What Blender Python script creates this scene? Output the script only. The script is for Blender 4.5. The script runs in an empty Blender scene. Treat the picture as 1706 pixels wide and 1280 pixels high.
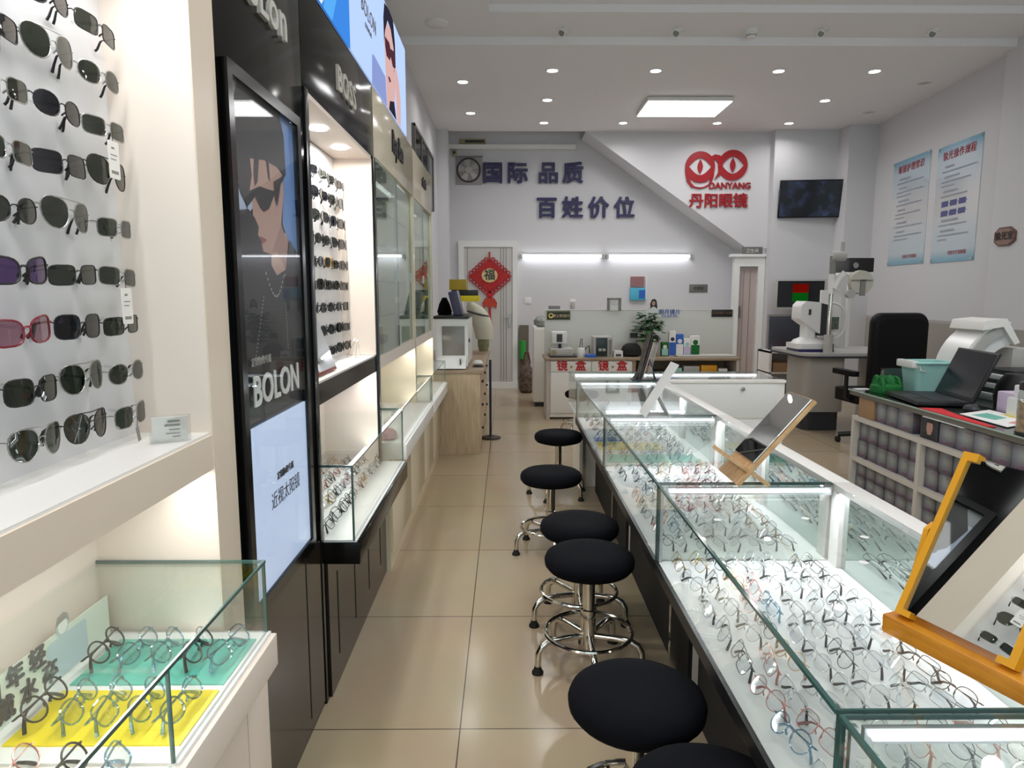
import bpy, bmesh, math, random
from mathutils import Vector, Matrix
R = random.Random(11)
S = bpy.context.scene
COL = S.collection
PI = math.pi

# ------------------------------------------------------------------ camera, world, exposure, big lights
cd = bpy.data.cameras.new('camera'); cam = bpy.data.objects.new('camera', cd); COL.objects.link(cam)
cd.sensor_width = 36; cd.lens = 1150 * 36 / 1706; cd.clip_start = .02; cd.clip_end = 60
cam.location = (0, 0, 1.43)
cam.rotation_euler = (PI / 2 - math.atan(152 / 1150), 0, -math.radians(.45))
S.camera = cam
w = bpy.data.worlds.new('world'); S.world = w; w.use_nodes = True
bg = w.node_tree.nodes['Background']; bg.inputs[0].default_value = (.86, .93, 1, 1); bg.inputs[1].default_value = 2.1
S.view_settings.view_transform = 'Standard'; S.view_settings.look = 'None'
S.view_settings.exposure = 0; S.view_settings.gamma = 1; S.view_settings.use_curve_mapping = False
S.cycles.use_denoising = True; S.cycles.max_bounces = 10; S.cycles.diffuse_bounces = 4; S.cycles.glossy_bounces = 5
S.cycles.transparent_max_bounces = 40; S.cycles.transmission_bounces = 6
S.cycles.caustics_reflective = False; S.cycles.caustics_refractive = False
S.cycles.sample_clamp_indirect = 6
LIGHT_DOWN, LIGHT_PANEL, LIGHT_TUBE, LIGHT_LED, LIGHT_CASE = 3.0, 11.0, .45, 6.0, 3.2

def area(name, loc, sx, sy, power, rot=(0, 0, 0), col=(1, 1, 1), shape='RECTANGLE', spread=180):
    l = bpy.data.lights.new(name, 'AREA'); l.shape = shape; l.size = sx; l.size_y = sy; l.energy = power; l.color = col
    l.spread = math.radians(spread)
    o = bpy.data.objects.new(name, l); COL.objects.link(o); o.location = loc; o.rotation_euler = rot
    return o

# ------------------------------------------------------------------ materials
def lin(h):
    h = h.lstrip('#'); c = [int(h[i:i + 2], 16) / 255 for i in (0, 2, 4)]
    return tuple(x / 12.92 if x <= .04045 else ((x + .055) / 1.055) ** 2.4 for x in c) + (1,)
def mat(name, col, rough=.5, metal=0, spec=.5, emit=0, ecol=None, noise=0, nscale=20, coat=0):
    m = bpy.data.materials.new(name); m.use_nodes = True; nt = m.node_tree; b = nt.nodes['Principled BSDF']
    c = lin(col) if isinstance(col, str) else col
    b.inputs['Base Color'].default_value = c; b.inputs['Roughness'].default_value = rough; b.inputs['Metallic'].default_value = metal
    b.inputs['Specular IOR Level'].default_value = spec
    b.inputs['Coat Weight'].default_value = coat
    if emit:
        b.inputs['Emission Color'].default_value = lin(ecol or col); b.inputs['Emission Strength'].default_value = emit
    if noise:
        tc = nt.nodes.new('ShaderNodeTexCoord'); n = nt.nodes.new('ShaderNodeTexNoise'); n.inputs['Scale'].default_value = nscale; n.inputs['Detail'].default_value = 4
        nt.links.new(tc.outputs['Object'], n.inputs['Vector'])
        r = nt.nodes.new('ShaderNodeValToRGB'); r.color_ramp.elements[0].position = .3; r.color_ramp.elements[1].position = .7
        r.color_ramp.elements[0].color = tuple(x * (1 - noise) for x in c[:3]) + (1,)
        r.color_ramp.elements[1].color = tuple(min(1, x * (1 + noise)) for x in c[:3]) + (1,)
        nt.links.new(n.outputs['Fac'], r.inputs['Fac']); nt.links.new(r.outputs['Color'], b.inputs['Base Color'])
    return m
def glass(name, tint, refl=.06, edge=.5, rough=0.0, gcol=(1, 1, 1, 1)):
    m = bpy.data.materials.new(name); m.use_nodes = True; nt = m.node_tree; nt.nodes.clear()
    o = nt.nodes.new('ShaderNodeOutputMaterial'); mx = nt.nodes.new('ShaderNodeMixShader')
    t = nt.nodes.new('ShaderNodeBsdfTransparent'); t.inputs[0].default_value = lin(tint)
    g = nt.nodes.new('ShaderNodeBsdfGlossy'); g.inputs['Roughness'].default_value = rough; g.inputs[0].default_value = gcol
    lw = nt.nodes.new('ShaderNodeLayerWeight'); lw.inputs[0].default_value = .5
    p = nt.nodes.new('ShaderNodeMath'); p.operation = 'POWER'; p.inputs[1].default_value = 4
    ma = nt.nodes.new('ShaderNodeMath'); ma.operation = 'MULTIPLY_ADD'; ma.inputs[1].default_value = edge; ma.inputs[2].default_value = refl
    nt.links.new(lw.outputs['Facing'], p.inputs[0]); nt.links.new(p.outputs[0], ma.inputs[0]); nt.links.new(ma.outputs[0], mx.inputs[0])
    nt.links.new(t.outputs[0], mx.inputs[1]); nt.links.new(g.outputs[0], mx.inputs[2]); nt.links.new(mx.outputs[0], o.inputs[0])
    return m
def emis(name, col, s):
    m = bpy.data.materials.new(name); m.use_nodes = True; nt = m.node_tree; nt.nodes.clear()
    o = nt.nodes.new('ShaderNodeOutputMaterial'); e = nt.nodes.new('ShaderNodeEmission')
    e.inputs[0].default_value = lin(col); e.inputs[1].default_value = s; nt.links.new(e.outputs[0], o.inputs[0])
    return m
def wood(name, c1, c2, scale=(1, 1, 12), rough=.5):
    m = mat(name, c1, rough); nt = m.node_tree; b = nt.nodes['Principled BSDF']
    tc = nt.nodes.new('ShaderNodeTexCoord'); mp = nt.nodes.new('ShaderNodeMapping'); mp.inputs['Scale'].default_value = scale
    n = nt.nodes.new('ShaderNodeTexNoise'); n.inputs['Scale'].default_value = 6; n.inputs['Detail'].default_value = 6
    r = nt.nodes.new('ShaderNodeValToRGB'); r.color_ramp.elements[0].color = lin(c1); r.color_ramp.elements[1].color = lin(c2)
    r.color_ramp.elements[0].position = .35; r.color_ramp.elements[1].position = .65
    nt.links.new(tc.outputs['Object'], mp.inputs[0]); nt.links.new(mp.outputs[0], n.inputs['Vector']); nt.links.new(n.outputs['Fac'], r.inputs[0]); nt.links.new(r.outputs[0], b.inputs['Base Color'])
    return m
M = dict(
    wall=mat('wall_paint', '#d8d7da', .65), ceil=mat('ceiling_paint', '#f2f0f1', .7), wains=mat('wainscot', '#a8a29a', .5),
    cream=mat('cream_panel', '#eee0d4', .38), tan=mat('tan_laminate', '#eddbc7', .3), creamg=mat('cream_gloss', '#e6d9be', .12), cream2=mat('shelf_offwhite', '#d8d2c8', .45), white=mat('white_panel', '#f2efea', .35),
    whitem=mat('white_matt', '#eeeeec', .6), whiteg=mat('white_plastic', '#ecebe9', .25), board=mat('display_board', '#e4e3e4', .35, noise=.02, nscale=5),
    black=mat('black_gloss', '#0b0b0b', .12, spec=.14), blackfr=mat('black_frame', '#08080a', .16, spec=.3), brownblack=mat('brown_black_gloss', '#2a221c', .14, spec=.35),
    blackm=mat('black_plastic', '#161618', .4), dark=mat('dark_grey', '#34363c', .45), navy=mat('stool_fabric', '#0a0b11', .9, spec=.12, noise=.2, nscale=300),
    chrome=mat('chrome', '#d8d4cc', .12, 1), steel=mat('steel', '#a9a9a6', .3, 1), alu=mat('aluminium', '#c5c8ca', .35, 1), brass=mat('gold_metal', '#c8a25a', .28, 1),
    rosem=mat('rose_metal', '#c98f86', .3, 1), red=mat('red', '#c01822', .45), darkred=mat('dark_red_frame', '#7c1a2c', .25), clearfr=glass('clear_frame', '#b4cfdd', .22, .5), logored=mat('logo_red', '#a01722', .4), purple=mat('deep_purple', '#2b2557', .35),
    grey=mat('grey_plastic', '#85847f', .4), lgrey=mat('light_grey', '#b9b7b2', .4), sgrey=mat('sign_grey', '#77756f', .35, .3), rubber=mat('rubber', '#121212', .7),
    yellow=mat('yellow_card', '#f0d822', .5), teal=mat('teal_card', '#62bfae', .5), blue=mat('blue_card', '#2f66c4', .5), orangew=wood('orange_wood', '#d9922a', '#c47d1c', (2, 2, 14), .3),
    orangef=mat('orange_frame', '#e2a020', .3), ply=wood('plywood', '#d2ad80', '#b98f60', (3, 14, 3), .5), ash=wood('ash_laminate', '#c9b598', '#b59f82', (14, 14, 1), .45),
    oak=wood('oak_laminate', '#a9937a', '#94806a', (1, 10, 10), .5), deskwood=wood('white_oak', '#cfc6bd', '#bdb2a8', (10, 10, 1), .45),
    mirror=mat('mirror_silver', '#e8ecea', .01, 1), gmirror=mat('case_mirror', '#c9d6d2', .03, 1), leather=mat('black_leather', '#0a090b', .5, spec=.2, noise=.1, nscale=60),
    edge=mat('glass_edge', '#3a5d58', .1, spec=.8), mint=mat('mint_plastic', '#a5d6cf', .35), green=mat('green_cloth', '#136b2c', .8, noise=.25, nscale=40),
    leaf=mat('leaf_green', '#2f5a2c', .45, noise=.25, nscale=30), kraft=mat('kraft_card', '#a98562', .7), lilac=mat('lilac_plastic', '#cfc0d8', .5),
    skin=mat('print_skin', '#c79a86', .6), gold=mat('gold_print', '#d9c38a', .4), vent=mat('vent_beige', '#a89a70', .5), slot=mat('groove', '#060606', .8),
    clear=glass('clear_acrylic', '#f6f8f8', .08, .6), pane=glass('case_glass', '#fbfdfc', .035, .6), paneg=glass('green_glass', '#dfeae6', .05, .7), lens=glass('clear_lens', '#f4f6f8', .1, .55),
    smoke=glass('smoke_glass', '#8d9a97', .06, .6), fog=glass('front_window', '#eef6f4', .04, .6),
    sun=glass('green_sun_lens', '#3b4137', .055, .45), sunb=glass('black_sun_lens', '#26282e', .055, .45), sung=glass('olive_sun_lens', '#474b42', .055, .45), sunp=glass('violet_sun_lens', '#5b3a78', .08, .4), sunr=glass('rose_sun_lens', '#b58a9a', .08, .5),
    lamp=emis('lamp_white', '#ffffff', 14), panel_l=emis('panel_light', '#ffffff', 6), tube=emis('tube_light', '#f4f7ff', 9), led=emis('case_led', '#f2f7ff', LIGHT_LED),
    tvp=mat('tv_screen', '#0a0c12', .08),
)
TV = {}

# ------------------------------------------------------------------ mesh helpers
class B:
    def __init__(s): s.v = []; s.f = []; s.m = []; s.s = []
    def add(s, vs, fs, m=0, smooth=False):
        k = len(s.v); s.v += [tuple(v) for v in vs]
        for f in fs: s.f.append([i + k for i in f]); s.m.append(m); s.s.append(smooth)
        return s
    def box(s, x0, x1, y0, y1, z0, z1, m=0, M4=None):
        vs = [Vector((x, y, z)) for z in (z0, z1) for y in (y0, y1) for x in (x0, x1)]
        if M4: vs = [M4 @ v for v in vs]
        return s.add(vs, [(0, 2, 3, 1), (4, 5, 7, 6), (0, 1, 5, 4), (2, 6, 7, 3), (0, 4, 6, 2), (1, 3, 7, 5)], m)
    def poly(s, pts, m=0): return s.add(pts, [tuple(range(len(pts)))], m)
    def loft(s, rings, m=0, cap=True, close=False, smooth=True):
        n = len(rings[0]); k = len(rings); vs = [p for r in rings for p in r]; fs = []
        for i in range(k if close else k - 1):
            a, b = i * n, ((i + 1) % k) * n
            for j in range(n): fs.append((a + j, a + (j + 1) % n, b + (j + 1) % n, b + j))
        s.add(vs, fs, m, smooth)
        if cap and not close: s.add(rings[0], [tuple(reversed(range(n)))], m); s.add(rings[-1], [tuple(range(n))], m)
        return s
    def prism(s, pts, axis, a, b, m=0):      # outline pts in the two other axes, extruded along axis from a to b
        def q(p, t): return {'x': (t, p[0], p[1]), 'y': (p[0], t, p[1]), 'z': (p[0], p[1], t)}[axis]
        return s.loft([[q(p, a) for p in pts], [q(p, b) for p in pts]], m, True, False, False)
    def cyl(s, p0, p1, r0, r1=None, n=16, m=0, cap=True):
        p0, p1 = Vector(p0), Vector(p1); r1 = r0 if r1 is None else r1
        d = (p1 - p0).normalized(); a = d.orthogonal().normalized(); b = d.cross(a)
        ring = lambda p, r: [p + (a * math.cos(2 * PI * i / n) + b * math.sin(2 * PI * i / n)) * r for i in range(n)]
        return s.loft([ring(p0, r0), ring(p1, r1)], m, cap)
    def tube(s, pts, r, n=8, m=0, closed=False, rs=None):
        pts = [Vector(p) for p in pts]; k = len(pts); rings = []; a = None
        for i, p in enumerate(pts):
            if closed: d = (pts[(i + 1) % k] - pts[i - 1]).normalized()
            else: d = (pts[min(i + 1, k - 1)] - pts[max(i - 1, 0)]).normalized()
            a = d.orthogonal().normalized() if a is None else (a - d * a.dot(d)).normalized()
            b = d.cross(a); q = rs[i] if rs else r
            rings.append([p + (a * math.cos(2 * PI * j / n) + b * math.sin(2 * PI * j / n)) * q for j in range(n)])
        return s.loft(rings, m, True, closed)
    def lathe(s, c, prof, n=32, m=0, sx=1, sy=1):
        rings = [[(c[0] + r * sx * math.cos(2 * PI * i / n), c[1] + r * sy * math.sin(2 * PI * i / n), c[2] + z) for i in range(n)] for r, z in prof]
        return s.loft(rings, m, True)
    def xf(s, M4, k=0):
        s.v[k:] = [tuple(M4 @ Vector(v)) for v in s.v[k:]]; return s

def chain(o):
    m = Matrix.Identity(4)
    while o: m = o.matrix_basis @ m; o = o.parent
    return m
def finish(name, me, mats, parent, origin=None):
    for x in (mats if isinstance(mats, (list, tuple)) else [mats]): me.materials.append(x if not isinstance(x, str) else M[x])
    o = bpy.data.objects.new(name, me)
    if parent: me.transform(chain(parent).inverted()); o.parent = parent
    elif origin != 'keep':
        xs = [v.co for v in me.vertices]
        c = Vector(((min(v.x for v in xs) + max(v.x for v in xs)) / 2, (min(v.y for v in xs) + max(v.y for v in xs)) / 2, min(v.z for v in xs)))
        me.transform(Matrix.Translation(-c)); o.location = c
    COL.objects.link(o); return o
def make(name, b, mats, parent=None, bev=0, label=None, origin=None, seg=2):
    me = bpy.data.meshes.new(name); me.from_pydata(b.v, [], b.f)
    for p, mi, sm in zip(me.polygons, b.m, b.s): p.material_index = mi; p.use_smooth = sm
    bm = bmesh.new(); bm.from_mesh(me); bmesh.ops.recalc_face_normals(bm, faces=bm.faces)
    if bev:
        es = [e for e in bm.edges if len(e.link_faces) == 2 and e.calc_face_angle(0) > .6]
        r = bmesh.ops.bevel(bm, geom=es, offset=bev, segments=seg, profile=.6, affect='EDGES', clamp_overlap=True)
        for f in bm.faces: f.smooth = True
    bm.to_mesh(me); bm.free(); me.set_sharp_from_angle(angle=math.radians(38)); me.update()
    o = finish(name, me, mats, parent, origin)
    if label: o['label'] = label
    return o
def tag(o, label, cat, group=None, kind=None):
    o['label'] = label; o['category'] = cat
    if group: o['group'] = group
    if kind: o['kind'] = kind
    return o
def thing(name, label, cat, loc=(0, 0, 0), rz=0, group=None):
    o = bpy.data.objects.new(name, None); COL.objects.link(o); o.empty_display_size = .05
    o.location = loc; o.rotation_euler = (0, 0, rz); return tag(o, label, cat, group)
def solo(name, b, mats, label, cat, group=None, bev=0): return tag(make(name, b, mats, None, bev), label, cat, group)
def struct(name, b, mats, label, cat, bev=0): return tag(make(name, b, mats, None, bev, origin='keep'), label, cat, None, 'structure')
def copy_tree(o, parent=None):
    c = o.copy(); COL.objects.link(c)
    if parent: c.parent = parent
    for ch in list(o.children): copy_tree(ch, c)
    return c
def bx(*a): return B().box(*a)
def frameM(o, u, v):
    u, v = Vector(u).normalized(), Vector(v).normalized(); n = u.cross(v); m = Matrix.Identity(4)
    for i, a in enumerate((u, v, n)):
        for j in range(3): m[j][i] = a[j]
    m.translation = Vector(o); return m
def curve_mesh(name, cu, M4, mats, parent, label=None):
    o = bpy.data.objects.new('tmp', cu); COL.objects.link(o)
    me = bpy.data.meshes.new_from_object(o); bpy.data.objects.remove(o); bpy.data.curves.remove(cu)
    me.name = name; me.materials.clear(); me.transform(M4)
    r = finish(name, me, mats, parent)
    if label: r['label'] = label
    return r
def text(name, s, size, m, o, u, v, parent=None, ext=.001, off=0, space=1, sx=1, align='CENTER', shear=0):
    """raised lettering; off thickens the strokes by overlaying slightly shifted copies"""
    cu = bpy.data.curves.new(name, 'FONT'); cu.body = s; cu.size = size; cu.extrude = ext; cu.align_x = align; cu.align_y = 'CENTER'; cu.space_character = space; cu.shear = shear; cu.resolution_u = 3
    q = bpy.data.objects.new('tmp', cu); COL.objects.link(q); me = bpy.data.meshes.new_from_object(q); bpy.data.objects.remove(q); bpy.data.curves.remove(cu)
    if off:
        vs = [tuple(p.co) for p in me.vertices]; fs = [tuple(p.vertices) for p in me.polygons]; b = B()
        for i, (dx, dy) in enumerate(((0, 0), (1, .6), (-1, -.6), (-.7, .8), (.7, -.8))): b.add([(x + dx * off, y + dy * off, z + i * .0002 * (1 if z > 0 else -1)) for x, y, z in vs], fs)
        bpy.data.meshes.remove(me); me = bpy.data.meshes.new(name); me.from_pydata(b.v, [], b.f)
    me.name = name; me.materials.clear(); me.transform(frameM(o, u, v) @ Matrix.Diagonal((sx, 1, 1, 1)))
    return finish(name, me, m, parent)
def shape(name, loops, m, o, u, v, parent=None, ext=.001, label=None):
    cu = bpy.data.curves.new(name, 'CURVE'); cu.dimensions = '2D'; cu.fill_mode = 'BOTH'; cu.extrude = ext
    for lp in loops:
        sp = cu.splines.new('POLY'); sp.points.add(len(lp) - 1); sp.use_cyclic_u = True
        for p, q in zip(sp.points, lp): p.co = (q[0], q[1], 0, 1)
    return curve_mesh(name, cu, frameM(o, u, v), m, parent, label)
def art(name, layers, mats, o, u, v, parent, step=.0006):   # printed picture: stacked flat shapes
    b = B(); F = frameM(o, u, v)
    for i, (mi, pts) in enumerate(layers): b.poly([F @ Vector((p[0], p[1], i * step)) for p in pts], mi)
    return make(name, b, mats, parent)
def circ(cx, cy, r, n=24, ry=None, a0=0): return [(cx + r * math.cos(2 * PI * i / n + a0), cy + (ry or r) * math.sin(2 * PI * i / n + a0)) for i in range(n)]
def rect(x0, x1, y0, y1): return [(x0, y0), (x1, y0), (x1, y1), (x0, y1)]
def rrect(x0, x1, y0, y1, r, n=5):
    out = []
    for cx, cy, a in ((x1 - r, y1 - r, 0), (x0 + r, y1 - r, 90), (x0 + r, y0 + r, 180), (x1 - r, y0 + r, 270)):
        out += [(cx + r * math.cos(math.radians(a + 90 * i / n)), cy + r * math.sin(math.radians(a + 90 * i / n))) for i in range(n + 1)]
    return out
X_, Y_, Z_ = (1, 0, 0), (0, 1, 0), (0, 0, 1)
def glass_box_edges(b, *boxes, m=1):
    for q in boxes: b.box(*q, m)
    return b
NUM = ['first', 'second', 'third', 'fourth', 'fifth', 'sixth', 'seventh', 'eighth', 'ninth', 'tenth', 'eleventh', 'twelfth']

# ------------------------------------------------------------------ room shell
def tile_floor():
    m = mat('floor_tiles', '#a0917a', .16, spec=.45); nt = m.node_tree; b = nt.nodes['Principled BSDF']
    tc = nt.nodes.new('ShaderNodeTexCoord'); mp = nt.nodes.new('ShaderNodeMapping'); mp.inputs['Location'].default_value = (.155, -.514, 0)
    br = nt.nodes.new('ShaderNodeTexBrick'); br.offset = 0; br.inputs['Scale'].default_value = 1; br.inputs['Brick Width'].default_value = .8; br.inputs['Row Height'].default_value = .8
    br.inputs['Mortar Size'].default_value = .0022; br.inputs['Mortar Smooth'].default_value = 0
    br.inputs['Color1'].default_value = lin('#baa88c'); br.inputs['Color2'].default_value = lin('#b5a387'); br.inputs['Mortar'].default_value = lin('#4a4034')
    n = nt.nodes.new('ShaderNodeTexNoise'); n.inputs['Scale'].default_value = 2.5; n.inputs['Detail'].default_value = 5
    mx = nt.nodes.new('ShaderNodeMix'); mx.data_type = 'RGBA'; mx.blend_type = 'MULTIPLY'; mx.inputs[0].default_value = .18
    nt.links.new(tc.outputs['Object'], mp.inputs[0]); nt.links.new(mp.outputs[0], br.inputs['Vector']); nt.links.new(tc.outputs['Object'], n.inputs['Vector'])
    nt.links.new(br.outputs['Color'], mx.inputs[6]); nt.links.new(n.outputs['Color'], mx.inputs[7]); nt.links.new(mx.outputs[2], b.inputs['Base Color'])
    return m
struct('floor', bx(-1.1, 5.2, -2.4, 10.6, -.1, 0), tile_floor(), 'polished beige floor of large square tiles', 'floor')
struct('wall_left', bx(-1.1, -.95, -2.4, 10.6, 0, 3.9), 'wall', 'white wall behind the display cabinets', 'wall')
struct('wall_back', bx(-1.1, 4.6, 10.4, 10.55, 0, 3.9), 'wall', 'white end wall with the slogan and the pale door', 'wall')
struct('wall_pillar', bx(-.96, -.80, 9.72, 9.95, 0, 3.63), 'wall', 'slim white pillar between cabinets and end wall', 'pillar')
struct('wall_stair', B().prism([(1.09, 3.63), (3.66, 3.63), (3.66, 2.05), (3.38, 2.05)], 'y', 9.85, 10.4), 'wall', 'white stair casing with sloping underside carrying the red logo', 'stair casing')
struct('wall_alcove', bx(3.66, 4.6, 9.72, 9.9, 0, 3.7), 'wall', 'white wall behind the television', 'wall')
struct('wall_column', bx(4.53, 4.95, 9.42, 9.9, 0, 3.63), 'wall', 'white corner column beside the television', 'column')
struct('wall_right', B().prism([(4.92, 9.5), (4.67, 6.65), (5.1, 6.65), (5.1, 9.5)], 'z', 0, 3.7), 'wall', 'white side wall with the two blue posters', 'wall')
struct('wall_front_right', bx(4.6, 5.1, -2.4, 6.65, 0, 3.8), 'wall', 'white side wall with the brown plaque', 'wall')
struct('trim_1', B().prism([(4.905, 9.44), (4.655, 6.64), (4.68, 6.64), (4.93, 9.44)], 'z', 0, 1.1), 'wains', 'greige wainscot below the blue posters', 'wainscot')
struct('trim_2', bx(4.585, 4.6, -2.4, 6.66, 0, 1.1), 'wains', 'greige wainscot below the brown plaque', 'wainscot')
struct('trim_3', bx(3.66, 4.53, 9.685, 9.7, 0, 1.13), 'wains', 'greige wainscot behind the red and green monitor', 'wainscot')
struct('trim_4', B().prism([(4.905, 9.44), (4.655, 6.64), (4.68, 6.64), (4.93, 9.44)], 'z', 1.1, 1.13), 'lgrey', 'pale rail capping the wainscot', 'wainscot rail')
c = B()
c.box(-1.1, 5.2, 6.52, 9.85, 3.63, 3.9)
c.box(-1.1, 5.2, 5.97, 6.52, 3.70, 3.9)
c.box(-1.1, -.14, -2.4, 5.97, 3.70, 3.9)
c.box(-.14, 5.2, -2.4, 5.97, 3.76, 3.9)
c.box(-1.1, 5.2, 9.85, 10.6, 3.78, 3.9)
struct('ceiling', c, 'ceil', 'white stepped plaster ceiling', 'ceiling')
struct('trim_5', bx(-.95, 1.0, 10.3, 10.4, 3.49, 3.55), 'whitem', 'white ledge high on the end wall above the fan', 'ledge')
struct('baseboard_back', bx(.2, .5, 10.385, 10.4, 0, .1), 'whitem', 'low white skirting beside the door', 'skirting')
wf = B()
for x in (-.95, .45, 1.85, 3.25, 4.55): wf.box(x, x + .06, -2.4, -2.33, 0, 3.0)
wf.box(-.95, 4.6, -2.4, -2.33, 2.95, 3.05)
wn = struct('window_1', wf, 'alu', 'glazed shop front behind the viewer', 'shop front')
make('pane', bx(-.95, 4.6, -2.37, -2.36, 0, 2.95), 'fog', wn)
struct('wall_front', bx(-1.1, 5.1, -2.45, -2.33, 3.05, 3.9), 'wall', 'wall above the shop front', 'wall')
# upper dark window on the cabinet side
wn = struct('window_2', B().box(-.95, -.93, 7.2, 9.0, 2.45, 3.12).box(-.93, -.915, 7.2, 7.24, 2.45, 3.12).box(-.93, -.915, 7.78, 7.82, 2.45, 3.12).box(-.93, -.915, 8.36, 8.4, 2.45, 3.12).box(-.93, -.915, 8.96, 9.0, 2.45, 3.12).box(-.93, -.915, 7.2, 9.0, 3.09, 3.12), 'sgrey', 'dark upper window above the cream cabinets', 'window')
make('pane', bx(-.93, -.925, 7.22, 8.98, 2.46, 3.1), 'tvp', wn)
# back door
d = struct('door_1', B().prism([(-.71, .09), (-.63, .09), (-.63, 2.1), (.09, 2.1), (.09, .09), (.165, .09), (.165, 2.19), (-.71, 2.19)], 'y', 10.34, 10.4), 'whitem', 'pale door in the end wall with a red knot ornament', 'door', .004)
lf = B().box(-.63, .09, 10.36, 10.4, .09, 2.1)
for x in (-.09, -.05, -.01): lf.box(x, x + .008, 10.355, 10.36, .1, 2.09, 1)
for x in (-.58,): lf.box(x, x + .004, 10.355, 10.36, .1, 2.09, 1)
make('leaf', lf, [mat('door_leaf', '#cfccc8', .4), 'grey'], d)
make('sill', bx(-.71, .165, 10.33, 10.4, 0, .09), 'whitem', d)
h = B().box(.03, .065, 10.345, 10.36, .92, 1.12); h.cyl((.047, 10.36, 1.06), (.047, 10.30, 1.06), .009); h.cyl((.047, 10.305, 1.06), (-.06, 10.305, 1.06), .008); h.cyl((.047, 10.35, .96), (.047, 10.335, .96), .012)
make('handle', h, 'steel', d)
# narrow door under the stair
d = struct('door_2', B().prism([(3.22, 0), (3.30, 0), (3.30, 1.80), (3.56, 1.80), (3.56, 0), (3.655, 0), (3.655, 1.93), (3.22, 1.93)], 'y', 9.86, 9.95).box(3.16, 3.655, 9.83, 9.95, 1.931, 1.97), 'whitem', 'narrow pale door below the stair casing', 'door', .004)
lf = B().box(3.3, 3.56, 9.93, 9.97, 0, 1.8)
for x in (3.38, 3.47): lf.box(x, x + .006, 9.925, 9.93, .05, 1.75, 1)
make('leaf', lf, [mat('door_leaf_pink', '#c4b4b0', .45), 'grey'], d)
make('handle', B().box(3.33, 3.35, 9.90, 9.93, 1.08, 1.24), 'steel', d)

# ------------------------------------------------------------------ ceiling fittings
def downlight(x, y, z, label, on=True, group='recessed downlights'):
    t = thing('downlight', label, 'ceiling light', (x, y, z), 0, group)
    make('trim_ring', B().lathe((x, y, z), [(.052, .004), (.052, -.008), (.062, -.012), (.072, -.004), (.072, .004)], 32), 'whiteg', t)
    make('diffuser', B().lathe((x, y, z), [(.055, .0), (.055, -.006), (.001, -.0065)], 32), 'lamp' if on else 'lgrey', t)
    if on:
        a = area('lamp', (x, y, z - .02), .1, .1, LIGHT_DOWN, shape='DISK', col=(1, .985, .97), spread=150)
        a.parent = t; a.location = (0, 0, -.02)
rows = [(7.22, 'front', (.46, 1.49, 2.72, 3.68)), (8.28, 'middle', (.47, 3.67)), (9.35, 'rear', (.49, 1.52, 2.75, 3.69))]
for y, r, xs in rows:
    for i, x in enumerate(xs): downlight(x, y, 3.63, f'lit round downlight, {NUM[i]} from the cabinet side in the {r} ceiling row')
downlight(-.457, 7.6, 3.63, 'lit round downlight in front of the dark upper window')
downlight(-.441, 8.87, 3.63, 'lit round downlight by the slim white pillar')
downlight(4.41, 7.59, 3.63, 'unlit grey downlight in front of the blue posters', False)
downlight(4.45, 8.8, 3.63, 'unlit grey downlight near the corner column', False)
for i, x in enumerate((.3, 1.6, 2.9, 4.1)):
    for j, y in enumerate((.2, 2.4, 4.4)): downlight(x, y, 3.76, f'added unseen downlight in the raised ceiling, place {NUM[i]} of row {NUM[j]}')  # invented lamps out of view, added to light the near half
def panel(x, y, z, sx, sy, label, p):
    t = thing('panel_light', label, 'ceiling light', (x, y, z))
    make('housing', bx(x - sx / 2 - .012, x + sx / 2 + .012, y - sy / 2 - .012, y + sy / 2 + .012, z - .055, z - .001), 'whiteg', t, .02)
    make('diffuser', bx(x - sx / 2, x + sx / 2, y - sy / 2, y + sy / 2, z - .06, z - .052), 'panel_l', t, .004)
    a = area('lamp', (0, 0, 0), sx, sy, p, col=(1, .99, 1)); a.parent = t; a.location = (0, 0, -.07)
panel(2.08, 8.47, 3.63, .95, .68, 'glowing rectangular ceiling panel light', LIGHT_PANEL)
panel(.9, 1.4, 3.76, .95, .68, 'added unseen panel light in the raised ceiling near the shop front', LIGHT_PANEL * 1.1)  # fill panel added overhead, out of view, to brighten the near shop
panel(3.2, 3.2, 3.76, .95, .68, 'added unseen panel light in the raised ceiling above the desk', LIGHT_PANEL * .8)  # second added panel, also unseen, lights the desk side
for i, x in enumerate((.507, 1.498, 2.754, 3.723)):
    t = thing('spotlight', f'small tilting white spotlight on the ceiling step, {NUM[i]} from the cabinets', 'spotlight', (x, 6.34, 3.7), 0, 'tilting spotlights')
    make('mount', B().lathe((x, 6.34, 3.7), [(.05, 0), (.05, -.012), (.03, -.02)], 24), 'whiteg', t)
    make('head', B().cyl((x, 6.35, 3.69), (x - .03, 6.30, 3.655), .032, .036, 20), 'whiteg', t)
    make('face', B().cyl((x - .0295, 6.301, 3.6555), (x - .031, 6.298, 3.654), .026, .026, 20), 'grey', t)
t = thing('smoke_detector', 'round white smoke detector on the ceiling step', 'smoke detector', (2.136, 6.35, 3.7))
make('base', B().lathe((2.136, 6.35, 3.7), [(.06, 0), (.06, -.02), (.05, -.03)], 28), 'whiteg', t)
make('sensor', B().lathe((2.136, 6.35, 3.67), [(.045, 0), (.04, -.03), (.02, -.04)], 28).lathe((2.136, 6.35, 3.655), [(.046, 0), (.046, -.006)], 28, 1), ['whiteg', 'grey'], t)
solo('speaker_cover', B().lathe((-.587, 6.2, 3.7), [(.10, 0), (.10, -.012), (.085, -.022), (.001, -.026)], 36), 'whiteg', 'flat round white ceiling cover near the lightbox', 'ceiling cover')
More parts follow.
